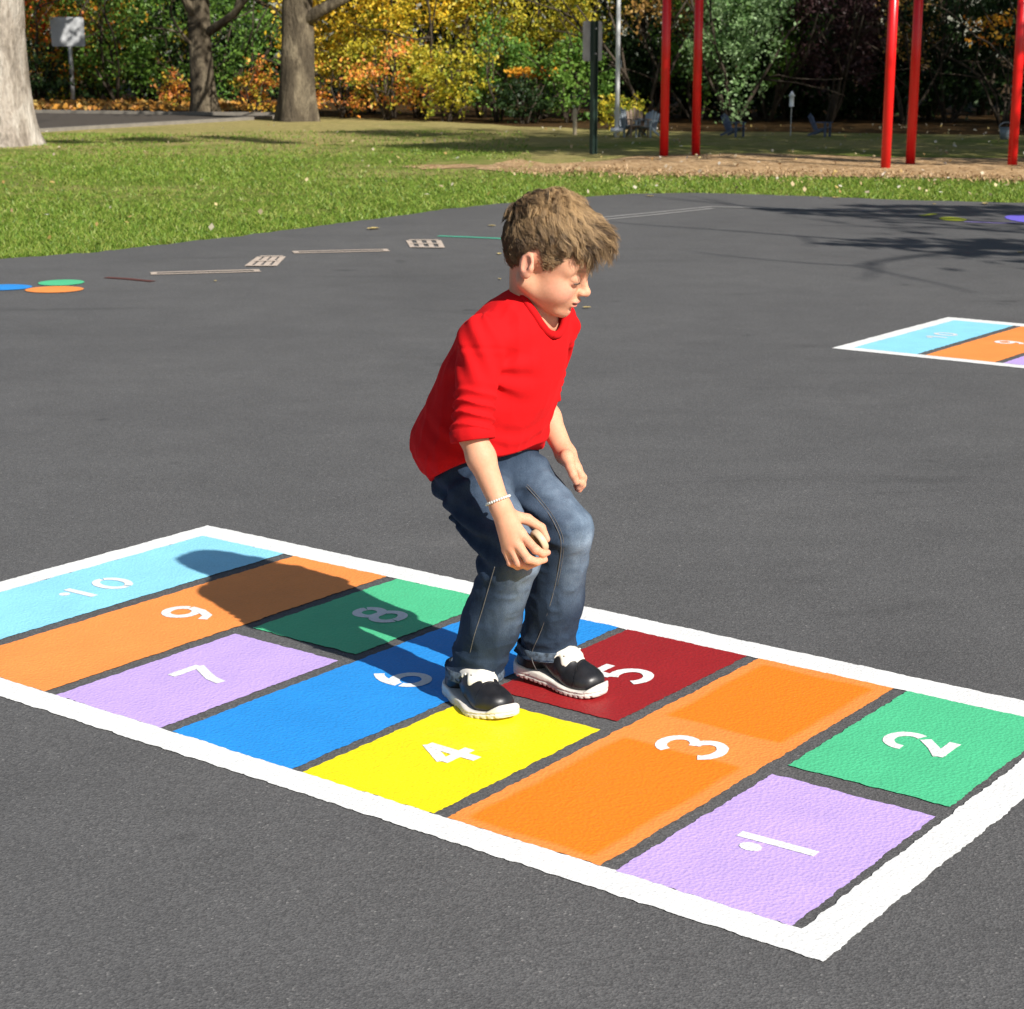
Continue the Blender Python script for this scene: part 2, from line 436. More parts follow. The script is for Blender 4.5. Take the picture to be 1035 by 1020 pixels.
# stencil digits in a unit box, x right, y up
DIG = {
 '1': [[(.55, -.03), (.53, .5), (.5, 1.03)], 'dot'],
 '2': [arc(.48, .72, .42, .30, 190, -28), [(.78, .50), (.45, .24), (.05, .0)], [(.02, .03), (.95, .03)]],
 '3': [arc(.45, .74, .42, .27, 170, -74), arc(.48, .25, .46, .27, 72, -165)],
 '4': [[(.05, .36), (.60, 1.02)], [(.60, 1.02), (.58, .5), (.57, -.03)], [(.02, .34), (.92, .34)]],
 '5': [[(.86, .98), (.26, .98)], [(.24, 1.0), (.17, .62)], arc(.44, .32, .46, .31, 128, -140)],
 '6': [arc(.75, .42, .66, .64, 122, 190, 10), arc(.5, .28, .40, .29, 172, -78, 16), arc(.5, .28, .40, .29, 292, 186, 8)],
 '7': [[(.04, .97), (.95, .97)], [(.93, .97), (.70, .62), (.50, .30), (.42, -.03)]],
 '8': [arc(.5, .75, .34, .25, 60, 250, 14), arc(.5, .75, .34, .25, 54, -106, 12), arc(.5, .25, .42, .27, 62, 248, 14), arc(.5, .25, .42, .27, 56, -108, 12)],
 '9': [arc(.5, .70, .40, .30, 15, 345, 20), [(.90, .76), (.88, .42), (.70, .10), (.38, -.02)]],
 '0': [arc(.5, .5, .42, .50, 80, 278, 18), arc(.5, .5, .42, .50, 72, -74, 18)],
}
# every row: (number, colour, s0, s1, t0, t1, centre t, centre s)
SQ = [('1', 'purple', .071, .320, .0562, .455, .247, .197), ('2', 'green', .069, .319, .498, .8938, .69, .203),
      ('3', 'orange', .343, .592, .0562, .8938, .475, .466), ('4', 'yellow', .615, .858, .0562, .453, .24, .736),
      ('5', 'red', .615, .858, .498, .8938, .687, .728), ('6', 'blue', .878, 1.127, .0562, .8938, .452, 1.010),
      ('7', 'purple', 1.152, 1.397, .0562, .455, .262, 1.275), ('8', 'green', 1.152, 1.397, .498, .8938, .692, 1.268),
      ('9', 'orange', 1.424, 1.672, .0562, .8938, .486, 1.55), ('10', 'cyan', 1.702, 1.9388, .0562, .8938, .495, 1.812)]
def rag(poly, seed, j=.0019, step=.007):
    r = random.Random(seed); out = []
    for i, a in enumerate(poly):
        a = Vector(a); b = Vector(poly[(i + 1) % len(poly)]); L = (b - a).length; n = max(1, int(L / step))
        nn = Vector((-(b - a).y, (b - a).x)).normalized(); wv = 0
        for k in range(n):
            wv = .55 * wv + r.uniform(-1, 1) * j if k else 0
            q = a + (b - a) * (k / n) + nn * wv; out.append((q.x, q.y))
    return out
def court(origin, label, s_base=0.0, sgn=1, only=None, L=1.9953):
    # local axes: x = t (across, to the right of a player), y = s (from the 1 towards the 10)
    root = empty('hopscotch_court', origin, 0)
    root.rotation_euler = (0, 0, math.atan2(NV.y, NV.x))
    tag(root, label, 'hopscotch', 'painted hopscotch courts')
    W_ = .9631
    s = SC
    off = s_base
    # border: one ring (four mitred strips in one mesh, resampled edges)
    outer = rag([(0, off * s), (W_ * s, off * s), (W_ * s, (off + L) * s), (0, (off + L) * s)], 3)
    inner = rag([(.057 * s, (off + .058) * s), (.893 * s, (off + .058) * s), (.893 * s, (off + 1.938) * s), (.057 * s, (off + 1.938) * s)], 4)
    bm = bmesh.new()
    vo = [bm.verts.new((x, y, .002)) for x, y in outer]; vi = [bm.verts.new((x, y, .002)) for x, y in inner]
    ed = [bm.edges.new((l[i], l[(i + 1) % len(l)])) for l in (vo, vi) for i in range(len(l))]
    bmesh.ops.triangle_fill(bm, edges=ed, use_beauty=True)
    for f in bm.faces:
        if f.normal.z < 0: f.normal_flip()
    me = bpy.data.meshes.new('border'); bm.to_mesh(me); bm.free(); me.materials.append(M['white'])
    link(bpy.data.objects.new('border', me), root)
    for (num, c, s0, s1, t0, t1, tc, sc_) in SQ:
        poly = rag([(t0 * s, (off + s0) * s), (t1 * s, (off + s0) * s), (t1 * s, (off + s1) * s), (t0 * s, (off + s1) * s)], int(num) + 20)
        mt = M['p_orange3'] if (num == '3') else M['p_' + c]
        q = mesh_obj('square', [(x, y, .0022) for x, y in poly], [tuple(range(len(poly)))], mt, root)
        q['label'] = f'{ {"cyan": "light blue"}.get(c, c) } square with a white number {num}'
        mb = MB(); H = {'1': .105, '10': .074}.get(num, .090) * s; Wd = {'10': .062, '1': .074}.get(num, .070) * s; lay = 0
        for i, ch_ in enumerate(num):
            ox = tc * s + ((i - .5) * .080 * s if len(num) == 2 else 0)
            for stp in DIG[ch_]:
                if stp == 'dot':
                    a = [(ox + (-.37 + .17 * math.cos(t)) * Wd, (off + sc_) * s + (.22 + .15 * math.sin(t)) * H) for t in np.linspace(0, 2 * PI, 12, endpoint=False)]
                    mb.add([(x, y, .0031) for x, y in a], [tuple(range(12))])
                    continue
                pts = [(ox + (x - .5) * Wd, (off + sc_) * s + (y - .5) * H) for x, y in stp]
                # resample straight strokes so their edges wobble a little
                if len(pts) == 2: pts = [(pts[0][0] + (pts[1][0] - pts[0][0]) * k / 6, pts[0][1] + (pts[1][1] - pts[0][1]) * k / 6) for k in range(7)]
                stroke_mesh(mb, pts, (.0178 if len(num) < 2 else .0160) * s, (.0032 + .0002 * lay)); lay += 1
        o = mb.obj('numeral', M['white'], q)
    return root
court(O1, 'hopscotch court painted on the asphalt under the boy\'s feet, nearest the viewer')
court(O2, 'hopscotch court on the asphalt in the distance, cut off by the right edge', s_base=-1.9953)

# ------------------------------------------------------------------ other marks painted on the asphalt
def disc_mark(name, label, c, rx, ry, mat, rz=0.0, cat='painted dot', group='coloured dots painted on the asphalt'):
    r = random.Random(hash(label) % 1000)
    pts = [(math.cos(a) * rx * (1 + r.uniform(-.012, .012)), math.sin(a) * ry * (1 + r.uniform(-.012, .012)), 0) for a in np.linspace(0, 2 * PI, 40, endpoint=False)]
    o = mesh_obj(name, pts, [tuple(range(40))], mat); o.location = (c[0], c[1], .004); o.rotation_euler = (0, 0, rz)
    tag(o, label, cat, group); return o
def strip(name, label, pts, wd, mat, cat, group=None, z=.004):
    mb = MB(); P_ = [Vector(p) for p in pts]; q = []
    for a, b in zip(P_[:-1], P_[1:]):
        n = max(2, int((b - a).length / .08))
        q += [a.lerp(b, k / n) for k in range(n)]
    q.append(P_[-1])
    stroke_mesh(mb, [(p.x, p.y) for p in q], wd, z)
    o = mb.obj(name, mat); tag(o, label, cat, group); return o
g0 = ground_at
M['p_sand'] = paint_mat('sand_paint', (.56, .46, .38), .2)
M['p_teal'] = paint_mat('teal_paint', (.07, .42, .28), .15)
M['p_faded'] = paint_mat('faded_white_paint', (.36, .35, .335), .3)
M['p_faded_red'] = paint_mat('faded_red_paint', (.12, .035, .03), .3)
M['p_violet'] = paint_mat('violet_paint', (.16, .13, .62), .05)
M['p_lilac'] = paint_mat('lilac_paint', (.35, .28, .62), .05)
M['p_lime'] = paint_mat('lime_paint', (.42, .46, .03), .05)
disc_mark('painted_dot', 'green dot painted on the asphalt just behind the orange dot', g0(62, 286.3), .125, .135, M['p_green'])
disc_mark('painted_dot', 'orange dot painted on the asphalt beside the blue and green dots', g0(55, 293.2), .155, .14, M['p_orange'])
disc_mark('painted_dot', 'blue dot painted on the asphalt, cut off by the left edge', g0(4, 291), .15, .13, M['p_blue'])
disc_mark('painted_dot', 'lime dot painted on the asphalt in the tree shade by the lawn', g0(963, 221.8), .10, .17, M['p_lime'])
disc_mark('painted_dot', 'violet dot painted on the asphalt in the tree shade, at the right edge', g0(1040, 222), .16, .36, M['p_violet'])
strip('painted_line', 'lilac line painted between the lime and violet dots', [g0(975, 224.5), g0(1012, 226), g0(1027, 225.5)], .05, M['p_lilac'], 'painted line')
strip('painted_line', 'short lime stroke painted beside the lime dot', [g0(931, 218.5), g0(945, 216.5)], .06, M['p_lime'], 'painted line')
def outline_bar(label, a, b, wd):
    root = empty('painted_bar', (0, 0, 0)); tag(root, label, 'painted bar', 'hopscotch outlines painted in sand colour')
    a = g0(*a); b = g0(*b); d = (b - a).normalized(); n = Vector((-d.y, d.x, 0)) * wd
    mb = MB(); stroke_mesh(mb, [(a + n).to_tuple()[:2], (b + n).to_tuple()[:2]], .035, .004); mb.obj('stripe', M['p_sand'], root)
    mb = MB(); stroke_mesh(mb, [(a - n).to_tuple()[:2], (b - n).to_tuple()[:2]], .035, .004); mb.obj('stripe', M['p_sand'], root)
    mb = MB(); stroke_mesh(mb, [(a + d * .02 - n * .6).to_tuple()[:2], (a + d * .02 + n * .6).to_tuple()[:2]], .035, .0045); mb.obj('end_stroke', M['p_sand'], root)
    mb = MB(); stroke_mesh(mb, [(b - d * .02 - n * .6).to_tuple()[:2], (b - d * .02 + n * .6).to_tuple()[:2]], .035, .0045); mb.obj('end_stroke', M['p_sand'], root)
outline_bar('long sand coloured bar painted on the asphalt nearest the left dots', (152, 277), (263, 274), .045)
outline_bar('long sand coloured bar painted on the asphalt nearer the lawn edge', (296, 255.5), (393, 253.3), .05)
def grid_mark(label, q):
    mb = MB(); A, B, C_, D = [g0(*p) for p in q]
    k = 0
    for i in range(4):
        f = i / 3; a = A.lerp(B, f); b = D.lerp(C_, f); stroke_mesh(mb, [a.to_tuple()[:2], b.to_tuple()[:2]], .035, .004 + .0003 * k); k += 1
    for f in (0, .5, 1):
        a = A.lerp(D, f); b = B.lerp(C_, f); stroke_mesh(mb, [a.to_tuple()[:2], b.to_tuple()[:2]], .045, .006 + .0003 * k); k += 1
    o = mb.obj('painted_grid', M['p_sand']); tag(o, label, 'painted grid', 'hopscotch outlines painted in sand colour')
grid_mark('sand coloured grid painted between the two long bars', [(250, 269.5), (277, 269.5), (286, 260), (263, 260)])
grid_mark('sand coloured grid painted on the asphalt beside the teal line', [(417, 250.5), (447, 251), (443, 243.5), (413, 243.5)])
strip('painted_line', 'teal line painted on the asphalt behind the boy\'s head', [g0(443, 239), g0(470, 240), g0(515, 242)], .06, M['p_teal'], 'painted line')
strip('painted_line', 'faded red line painted on the asphalt between dots and sand bar', [g0(107, 281), g0(130, 282.5), g0(155, 285)], .05, M['p_faded_red'], 'painted line')
for lab, p in (('upper faded white court line slanting to the right behind the boy', [(600, 221), (660, 215.3), (721, 209)]), ('lower faded white court line slanting to the right behind the boy', [(600, 223.5), (660, 217.6), (721, 211)])):
    strip('court_line', lab, [g0(*q) for q in p], .04, M['p_faded'], 'court line', 'faded court lines')
strip('court_line', 'faded white court line running right towards the tree shade', [g0(721, 209.5), g0(800, 211.5), g0(900, 214.5)], .05, M['p_faded'], 'court line', 'faded court lines', .005)
# ------------------------------------------------------------------ vegetation
def X(px, y):                       # x of a pixel column of the survey photo at distance y, near the horizon
    return (px - 517.5) / F_PX * y * 1.0

def leaf_quads(P, size, rng, up=.35, aspect=.62):
    """one folded leaf (2 quads... kept as a rhombus) per point"""
    n = len(P)
    d = rng.normal(size=(n, 3)); d /= np.linalg.norm(d, axis=1)[:, None]
    nr = rng.normal(size=(n, 3)); nr[:, 2] += up * 2; nr[:, 1] -= .5
    nr -= (nr * d).sum(1)[:, None] * d; nr /= np.linalg.norm(nr, axis=1)[:, None] + 1e-9
    s = np.cross(nr, d)
    L = size * rng.uniform(.6, 1.35, n)[:, None]
    a = P - d * L * .5; b = P + s * L * aspect * .5 + d * L * .05 + nr * L * .06; c = P + d * L * .5; e = P - s * L * aspect * .5 + d * L * .05 + nr * L * .06
    V = np.stack([a, b, c, e], 1).reshape(-1, 3)
    F = np.arange(4 * n, dtype=np.int32).reshape(-1, 4)
    return V, F

def crown_points(n, rad, rng, clumps=40, spread=.22, hollow=.45, low=-1.0):
    """leaf positions gathered in clumps through an uneven crown volume"""
    c = rng.normal(size=(clumps, 3)); c /= np.linalg.norm(c, axis=1)[:, None]
    r = hollow + (1 - hollow) * rng.uniform(0, 1, clumps) ** .6
    r *= rng.uniform(.78, 1.12, clumps)
    c *= r[:, None]
    c = c[c[:, 2] > low]
    w_ = rng.uniform(.4, 1.6, len(c)); w_ /= w_.sum()
    i = rng.choice(len(c), n, p=w_)
    sp = spread * rng.uniform(.5, 1.5, len(c))
    q = c[i] + rng.normal(size=(n, 3)) * sp[i][:, None] * np.array([1, 1, .7])
    return q * np.asarray(rad)

def limb(mb, p, d, r, length, rng, depth, tips, n=7):
    pts = [Vector(p)]; rad = [r]; d = Vector(d).normalized()
    k = 5
    for i in range(k):
        d = (d + Vector(rng.normal(size=3) * .16) + Vector((0, 0, .05))).normalized()
        pts.append(pts[-1] + d * length / k); rad.append(r * (1 - .6 * (i + 1) / k))
    mb.tube(pts, rad, n)
    tips.append(pts[-1])
    if depth > 0:
        for j in range(int(rng.integers(2, 4))):
            q = pts[int(rng.integers(2, k + 1))]
            nd = (d + Vector(rng.normal(size=3) * .65)).normalized()
            limb(mb, q, nd, r * .48, length * .66, rng, depth - 1, tips, max(4, n - 2))

def bush(label, x, y, wid, h, pal, n, size=.075, seed=0, group=None, low=0.0, name='shrub', cat='shrub', clumps=64, depth=None):
    rng = np.random.default_rng(seed + 100)
    root = empty(name, (x, y, 0)); tag(root, label, cat, group)
    q = crown_points(n, (wid / 2, (depth or wid * .7) / 2, (h - low) / 2), rng, clumps, .135, .35)
    q[:, 2] += (h - low) / 2 + low
    q = q[q[:, 2] > .02]
    V, F = leaf_quads(q, size, rng)
    mesh_obj('foliage', V, F, M['leaf_' + pal], root)
    mb = MB(); 
    for k in range(5):
        a = rng.uniform(0, 2 * PI); d = Vector((math.cos(a) * .35, math.sin(a) * .35, 1))
        limb(mb, (math.cos(a) * .06, math.sin(a) * .06, -.03), d, .022 + .004 * h, h * .62, rng, 1, [], 5)
    mb.obj('stem', M['bark_dark'], root, True)
    return root

def tree(label, x, y, trunk_r, h, pal, crown_c, crown_r, n, size, seed, bark='bark', flare=1.5, limbs=(), name='tree', group=None, lean=(0, 0), clumps=70, hollow=.35, spread=.17):
    rng = np.random.default_rng(seed + 500)
    root = empty(name, (x, y, 0)); tag(root, label, 'tree', group)
    # trunk: ringed, flaring and uneven
    K = 26; S = 26; vs_ = []; fs = []
    ph = rng.uniform(0, 6.28, 6); cz = crown_c[2]
    for i in range(K):
        f = i / (K - 1); z = -.05 + f ** 1.5 * cz
        fl = 1 + (flare - 1) * math.exp(-z / (trunk_r * 1.3))
        for k in range(S):
            a = 2 * PI * k / S
            lob = 1 + (fl - 1) * (.75 + .45 * math.sin(4 * a + ph[0])) + .045 * math.sin(3 * a + ph[1] + z * .8) + .035 * math.sin(5 * a + ph[2] - z * 1.7) + .02 * math.sin(9 * a + ph[3] + 3 * z)
            r = trunk_r * lob * (1 - .45 * f)
            vs_.append((lean[0] * z + r * math.cos(a) + .05 * math.sin(z * .9 + ph[4]), lean[1] * z + r * math.sin(a), z))
    for i in range(K - 1):
        for k in range(S):
            fs.append((i * S + k, i * S + (k + 1) % S, (i + 1) * S + (k + 1) % S, (i + 1) * S + k))
    mb = MB(); mb.add(vs_, fs)
    mb.obj('trunk', M[bark], root, True)
    tips = []
    bmb = MB()
    for (z0, d, r, L) in limbs:
        limb(bmb, (lean[0] * z0, lean[1] * z0, z0), d, r, L, rng, 2, tips, 9)
    for k in range(7):
        a = k / 7 * 2 * PI + rng.uniform(-.3, .3); z0 = cz * rng.uniform(.6, 1)
        limb(bmb, (lean[0] * z0, lean[1] * z0, z0), (math.cos(a), math.sin(a), rng.uniform(.3, 1)), trunk_r * .38, crown_r[0] * .9, rng, 2, tips, 8)
    bmb.obj('limb', M[bark], root, True)
    q = crown_points(n, crown_r, rng, clumps, spread, hollow) + np.array(crown_c)
    V, F = leaf_quads(q, size, rng)
    mesh_obj('crown', V, F, M['leaf_' + pal], root)
    return root

# --- the three big trunks on the left (crowns stand above the picture)
tree('massive pale-barked tree trunk on the lawn, cut off by the left edge', -6.98, 25.75, .40, 8, 'yelgreen', (0, 0, 8.5), (4.6, 4.6, 4), 5200, .16, 1, 'bark_pale', 1.55)
tree('slimmer dark forked trunk standing between driveway and orange bush', -6.45, 39.6, .27, 7, 'yelgreen', (0, 0, 8), (4, 4, 3.6), 4000, .16, 2, 'bark_mott', 1.25,
     limbs=[(1.55, (.75, -.2, .55), .10, 2.6), (1.75, (-.45, -.3, .8), .12, 2.2), (1.2, (-.6, -.2, .5), .05, 1.0)])
tree('broad mottled trunk with a side limb, right of the slimmer trunk', -3.95, 34.7, .335, 7.5, 'yelgreen', (0, 0, 8), (4.4, 4.2, 3.8), 4600, .16, 3, 'bark_mott', 1.32,
     limbs=[(1.65, (.9, -.3, .42), .13, 2.8), (1.9, (.35, -.2, 1.0), .16, 2.2)])

# --- undergrowth and low trees along the edge of the woods, left to right
SHR = [  # px, distance, width, height, palette, leaves, leaf size, low, label
 (-10, 47, 4.6, 4.6, 'red', 5200, .11, .9, 'red leaved small tree behind the pale trunk at the left edge'),
 (48, 46, 3.4, 4.4, 'rustgreen', 4200, .11, 1.0, 'rust and green small tree behind the square board'),
 (30, 45, 3.0, 1.6, 'dkgreen', 3000, .10, 0, 'dark low bush behind the board post at the far left'),
 (75, 49, 4.4, 3.4, 'rustgreen', 5000, .11, 0, 'green and rust bush directly behind the square board'),
 (128, 47, 3.4, 3.9, 'green', 4600, .11, .1, 'green bush between the board and the dark forked trunk'),
 (160, 51, 4.2, 4.6, 'yelgreen', 4200, .11, 0, 'tall yellow-green thicket left of the dark forked trunk'),
 (205, 49, 3.4, 3.4, 'dkgreen', 4200, .11, 0, 'dark thicket right behind the dark forked trunk'),
 (184, 42.5, .9, .85, 'autumn', 500, .085, 0, 'small orange bush at the foot of the dark forked trunk'),
 (250, 46, 3.4, 4.2, 'green', 5000, .10, 0, 'green thicket between the two forked trunks'),
 (268, 38.0, .95, 1.15, 'autumn', 620, .08, 0, 'small orange and yellow bush between the two forked trunks'),
 (262, 40.0, .9, .8, 'yellow', 700, .08, .5, 'small yellow sapling behind the orange bush between two trunks'),
 (352, 37.5, 2.8, 4.2, 'yellow', 5600, .085, .5, 'golden yellow small tree beside the broad mottled trunk'),
 (425, 36.5, 3.2, 4.6, 'yellow', 6200, .085, 1.1, 'tall golden yellow tree in the middle of the hedge'),
 (395, 35.2, 2.0, 1.5, 'autumn', 1200, .075, 0, 'orange, yellow and green bush at the lawn edge below the yellow trees'),
 (352, 36.2, 1.5, 1.1, 'autumn', 800, .075, 0, 'low rusty bush at the foot of the broad mottled trunk'),
 (378, 39, 2.6, 2.6, 'yelgreen', 3600, .085, 0, 'yellow-green bush behind the rust bush'),
 (452, 34.4, 1.7, 1.5, 'yelgreen', 2400, .075, 0, 'rounded yellow-green bush at the lawn edge'),
 (487, 36.5, 2.2, 3.6, 'yelgreen', 4200, .08, .5, 'yellow-green small tree right of the golden trees'),
 (505, 34.6, 1.3, 1.9, 'green', 2600, .075, 0, 'narrow green bush left of the red leaved sapling'),
 (540, 34.2, 1.0, 1.0, 'orange', 480, .085, .75, 'sapling with orange-red leaves near the grey sign'),
 (545, 36, 2.6, 4.2, 'yelgreen', 4800, .08, .3, 'tall yellow-green bush left of the grey sign'),
 (575, 34, 1.5, 1.6, 'green', 2600, .075, 0, 'green bush behind the grey sign post'),
 (530, 33.6, 1.3, .8, 'dkgreen', 1500, .07, 0, 'dark low bush at the lawn edge left of the grey sign'),
 (600, 37, 2.2, 4.4, 'yelgreen', 4000, .08, .7, 'yellow-green tree behind the white pole'),
 (625, 30.9, .95, .62, 'yelgreen', 1100, .06, 0, 'low bright green bush at the foot of the white pole'),
 (655, 34, 2.0, 4.0, 'brown', 1500, .085, 1.3, 'thinning brown and yellow tree behind the first red post'),
 (735, 33.2, 2.0, 3.8, 'silver', 6200, .075, .15, 'green leaved tree with pale glinting leaves right of the red post pair'),
 (700, 34.5, 1.7, 3.2, 'green', 3200, .08, .4, 'mid green tree right behind the second red post'),
 (770, 34.5, 1.6, 3.8, 'green', 3600, .08, .3, 'dark green tree right of the pale leaved tree'),
 (830, 34.0, 2.3, 3.4, 'purple', 6000, .08, .35, 'dark purple leaved tree in the shade'),
 (880, 36, 2.2, 3.8, 'purple', 5000, .08, .2, 'dark maroon thicket behind the third red post'),
 (905, 33.5, 1.2, 2.6, 'brown', 420, .08, 1.0, 'sparse brown sapling between the third and fourth red posts'),
 (950, 34, 2.4, 3.8, 'dkgreen', 5600, .08, 0, 'very dark green thicket left of the last red post'),
 (1003, 33, 1.5, 2.0, 'orange', 330, .09, 1.25, 'sparse orange tree beside the last red post, high up'),
 (1025, 33.5, 2.4, 3.8, 'dkgreen', 5600, .08, 0, 'very dark green thicket at the right edge'),
 (790, 36, 2.4, 4.2, 'dkgreen', 5200, .09, 0, 'dark thicket behind the purple leaved tree'),
 (665, 36.5, 2.6, 4.2, 'dkgreen', 5600, .09, 0, 'dark thicket behind the pair of red posts'),
 (400, 36.4, 2.4, 2.3, 'yelgreen', 3200, .085, .3, 'loose yellow-green shrub behind the orange bush'),
 (640, 36.8, 2.2, 1.7, 'dkgreen', 3600, .09, 0, 'very dark low bush behind the garden chairs'),  # from here a low row added to darken the ground under the right-hand trees
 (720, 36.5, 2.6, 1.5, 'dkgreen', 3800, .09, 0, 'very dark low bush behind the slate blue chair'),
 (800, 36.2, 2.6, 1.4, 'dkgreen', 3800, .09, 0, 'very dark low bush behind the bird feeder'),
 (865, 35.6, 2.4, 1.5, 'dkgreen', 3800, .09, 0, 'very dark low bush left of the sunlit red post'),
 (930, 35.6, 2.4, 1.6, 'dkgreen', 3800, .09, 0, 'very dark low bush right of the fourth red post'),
 (1085, 33, 2.6, 4.2, 'dkgreen', 4000, .09, 0, 'dark thicket just beyond the right edge'),
]
for i, (px, y, wd, h, pal, n, sz, low, lab) in enumerate(SHR):
    bush(lab, X(px, y), y, wd, h, pal, n, sz, i, 'bushes and small trees along the edge of the woods', low, 'small_tree' if h > 2.5 else 'shrub', 'tree' if h > 2.5 else 'shrub')

# --- the woods behind: a dense mass of foliage and bare stems
rng = np.random.default_rng(77)
nW = 66000
bx = rng.uniform(-24, 24, nW); by = 52 + rng.uniform(-3, 10, nW) - .22 * np.clip(bx, -2, 24)
by = by - np.where(bx > 2, 12, 0) * np.clip((bx - 2) / 3, 0, 1) 
bz = rng.uniform(0, 1, nW) ** .8 * 15
Vw, Fw = leaf_quads(np.stack([bx, by, bz], 1), .46, rng)
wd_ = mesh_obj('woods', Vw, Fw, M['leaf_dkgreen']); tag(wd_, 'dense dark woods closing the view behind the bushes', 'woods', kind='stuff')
for i, px in enumerate([20, 105, 150, 240, 330, 470, 640, 690, 765, 812, 845, 872, 935, 985]):
    y = 41 + rng.uniform(0, 5) if px < 600 else 36.5 + rng.uniform(0, 2)
    if px < 260: y += 8
    mb = MB(); x = X(px, y); r = rng.uniform(.07, .16)
    mb.tube([(x, y, -.1), (x + rng.uniform(-.1, .1), y, 2.5), (x + rng.uniform(-.3, .3), y, 6), (x + rng.uniform(-.6, .6), y, 11)], [r * 1.3, r, r * .8, r * .4], 10)
    o = mb.obj('bare_tree', M['bark_dark'], None, True)
    tag(o, 'thin dark stem half hidden in the woods', 'tree', 'thin stems in the woods')

# --- tall trees to the right of the view: they throw the shade over the red frame and the asphalt
for i, (x, y, cz, cr, n) in enumerate([(8.6, 18.6, 7.0, (3.0, 3.0, 3.0), 5200), (11.6, 18.2, 7.6, (3.2, 3.2, 3.4), 5200), (15.6, 19.5, 8.2, (3.6, 3.6, 3.8), 5200), (19.5, 21.0, 8.4, (3.6, 3.6, 3.8), 4600), (14.0, 25.0, 9.5, (4.0, 3.6, 4.2), 4600)]):
    tree('tall tree beside the playground throwing shade on the wood chips', x, y, .26, 9, 'green', (0, 0, cz), cr, n, .21, 30 + i, 'bark', 1.3, name='shade_tree', group='tall trees right of the playground', hollow=.2, spread=.24)
st = tree('tree at the right of the asphalt throwing streaky shade on it', 9.6, 6.6, .2, 6, 'green', (0, 0, 5.0), (2.3, 2.0, 1.7), 1200, .17, 44, 'bark', 1.3, name='shade_tree', clumps=26, spread=.13)
# its boughs carry flat sprays of leaves that reach out over the asphalt
q = []; bmb = MB()
for (tx, ty, z, ln_, wd_) in [(4.3, 11.75, 4.0, 3.2, .20), (3.9, 12.25, 4.2, 3.6, .26), (4.0, 12.55, 4.2, 3.4, .14), (4.5, 11.2, 4.0, 2.8, .18), (4.1, 15.0, 4.6, 4.2, .30), (4.6, 15.4, 4.6, 3.6, .28), (3.7, 14.6, 4.6, 3.0, .12), (5.2, 10.6, 4, 2.6, .16)]:
    off = to_sun * (z / to_sun.z)               # where a spray must hang for its shade to fall at (tx, ty)
    cx_, cy_ = tx + off.x, ty + off.y
    n = int(360 * ln_ * wd_ / .5)
    u = rng.uniform(-.5, .6, n) ; k = np.clip((u + .5) * 1.6, .12, 1)
    q.append(np.stack([cx_ + u * ln_, cy_ + rng.normal(0, 1, n) * wd_ * .55 * k + .06 * np.sin(u * 9), z + rng.normal(0, .07, n)], 1))
    bmb.tube([(9.6 - 9.6, 6.6 - 6.6, z - .6), ((cx_ + ln_ * .6 - 9.6) * .6, (cy_ - 6.6) * .6, z - .2), (cx_ + ln_ * .4 - 9.6, cy_ - 6.6, z), (cx_ - ln_ * .5 - 9.6, cy_ - 6.6, z - .02)], [.016, .013, .010, .004], 5)
q = np.concatenate(q) - np.array([9.6, 6.6, 0])
V, F = leaf_quads(q, .13, rng, up=1.2); mesh_obj('leaf_spray', V, F, M['leaf_green'], st)
bmb.obj('bough', M['bark'], st, True)

st2 = tree('very tall tree beside the playground throwing shade on the red posts and the far lawn', 14.5, 16.5, .3, 9, 'green', (0, 0, 11.5), (2.0, 2.0, 2.2), 900, .2, 45, 'bark', 1.3, name='shade_tree')
q = []; bmb = MB(); hd = Vector((to_sun.x, to_sun.y, 0)).normalized(); pd = Vector((-hd.y, hd.x, 0))
pg_ = [ground_at(671, 158), ground_at(703, 157), ground_at(920, 166)]
SPR = [(p.x, p.y, 1.0, 7.5, 3.0, .20, 1.0) for p in pg_]  # added strips of leaves, out of view, shaped to shade only these posts
SPR += [(-5.2, 27.2, 0, 12, 1.6, .5, .8), (-4.2, 27.8, 0, 12, 1.8, .35, .7), (-3.4, 26.6, 0, 12, 1.2, .3, .7), (-.4, 25.2, 0, 11, 2.6, .9, .9), (1.0, 26.6, 0, 11, 3.0, 1.2, .9), (-6.3, 26.6, 0, 12, 1.0, .4, .7), (-1.8, 29.5, 0, 12, 2.4, .8, .8)]  # further unseen sprays added for the shade streaks on the far lawn
for (tx, ty, tz, z, ln_, wd_, dn) in SPR:
    c_ = Vector((tx, ty, tz)) + to_sun * ((z - tz) / to_sun.z)
    n = int(560 * ln_ * wd_ / .5 * dn)
    u = rng.uniform(-.5, .5, n); v = rng.normal(0, .5, n)
    q.append(np.stack([c_.x + hd.x * u * ln_ + pd.x * v * wd_, c_.y + hd.y * u * ln_ + pd.y * v * wd_, z + rng.normal(0, .05, n)], 1))
    e = c_ - Vector((14.5, 16.5, 0))
    bmb.tube([(0, 0, min(z - 1.5, 9)), (e.x * .6, e.y * .6, z - .4), (e.x, e.y, z)], [.018, .014, .006], 5)
q = np.concatenate(q) - np.array([14.5, 16.5, 0])
V, F = leaf_quads(q, .14, rng, up=1.2); mesh_obj('leaf_spray', V, F, M['leaf_green'], st2)
bmb.obj('bough', M['bark'], st2, True)

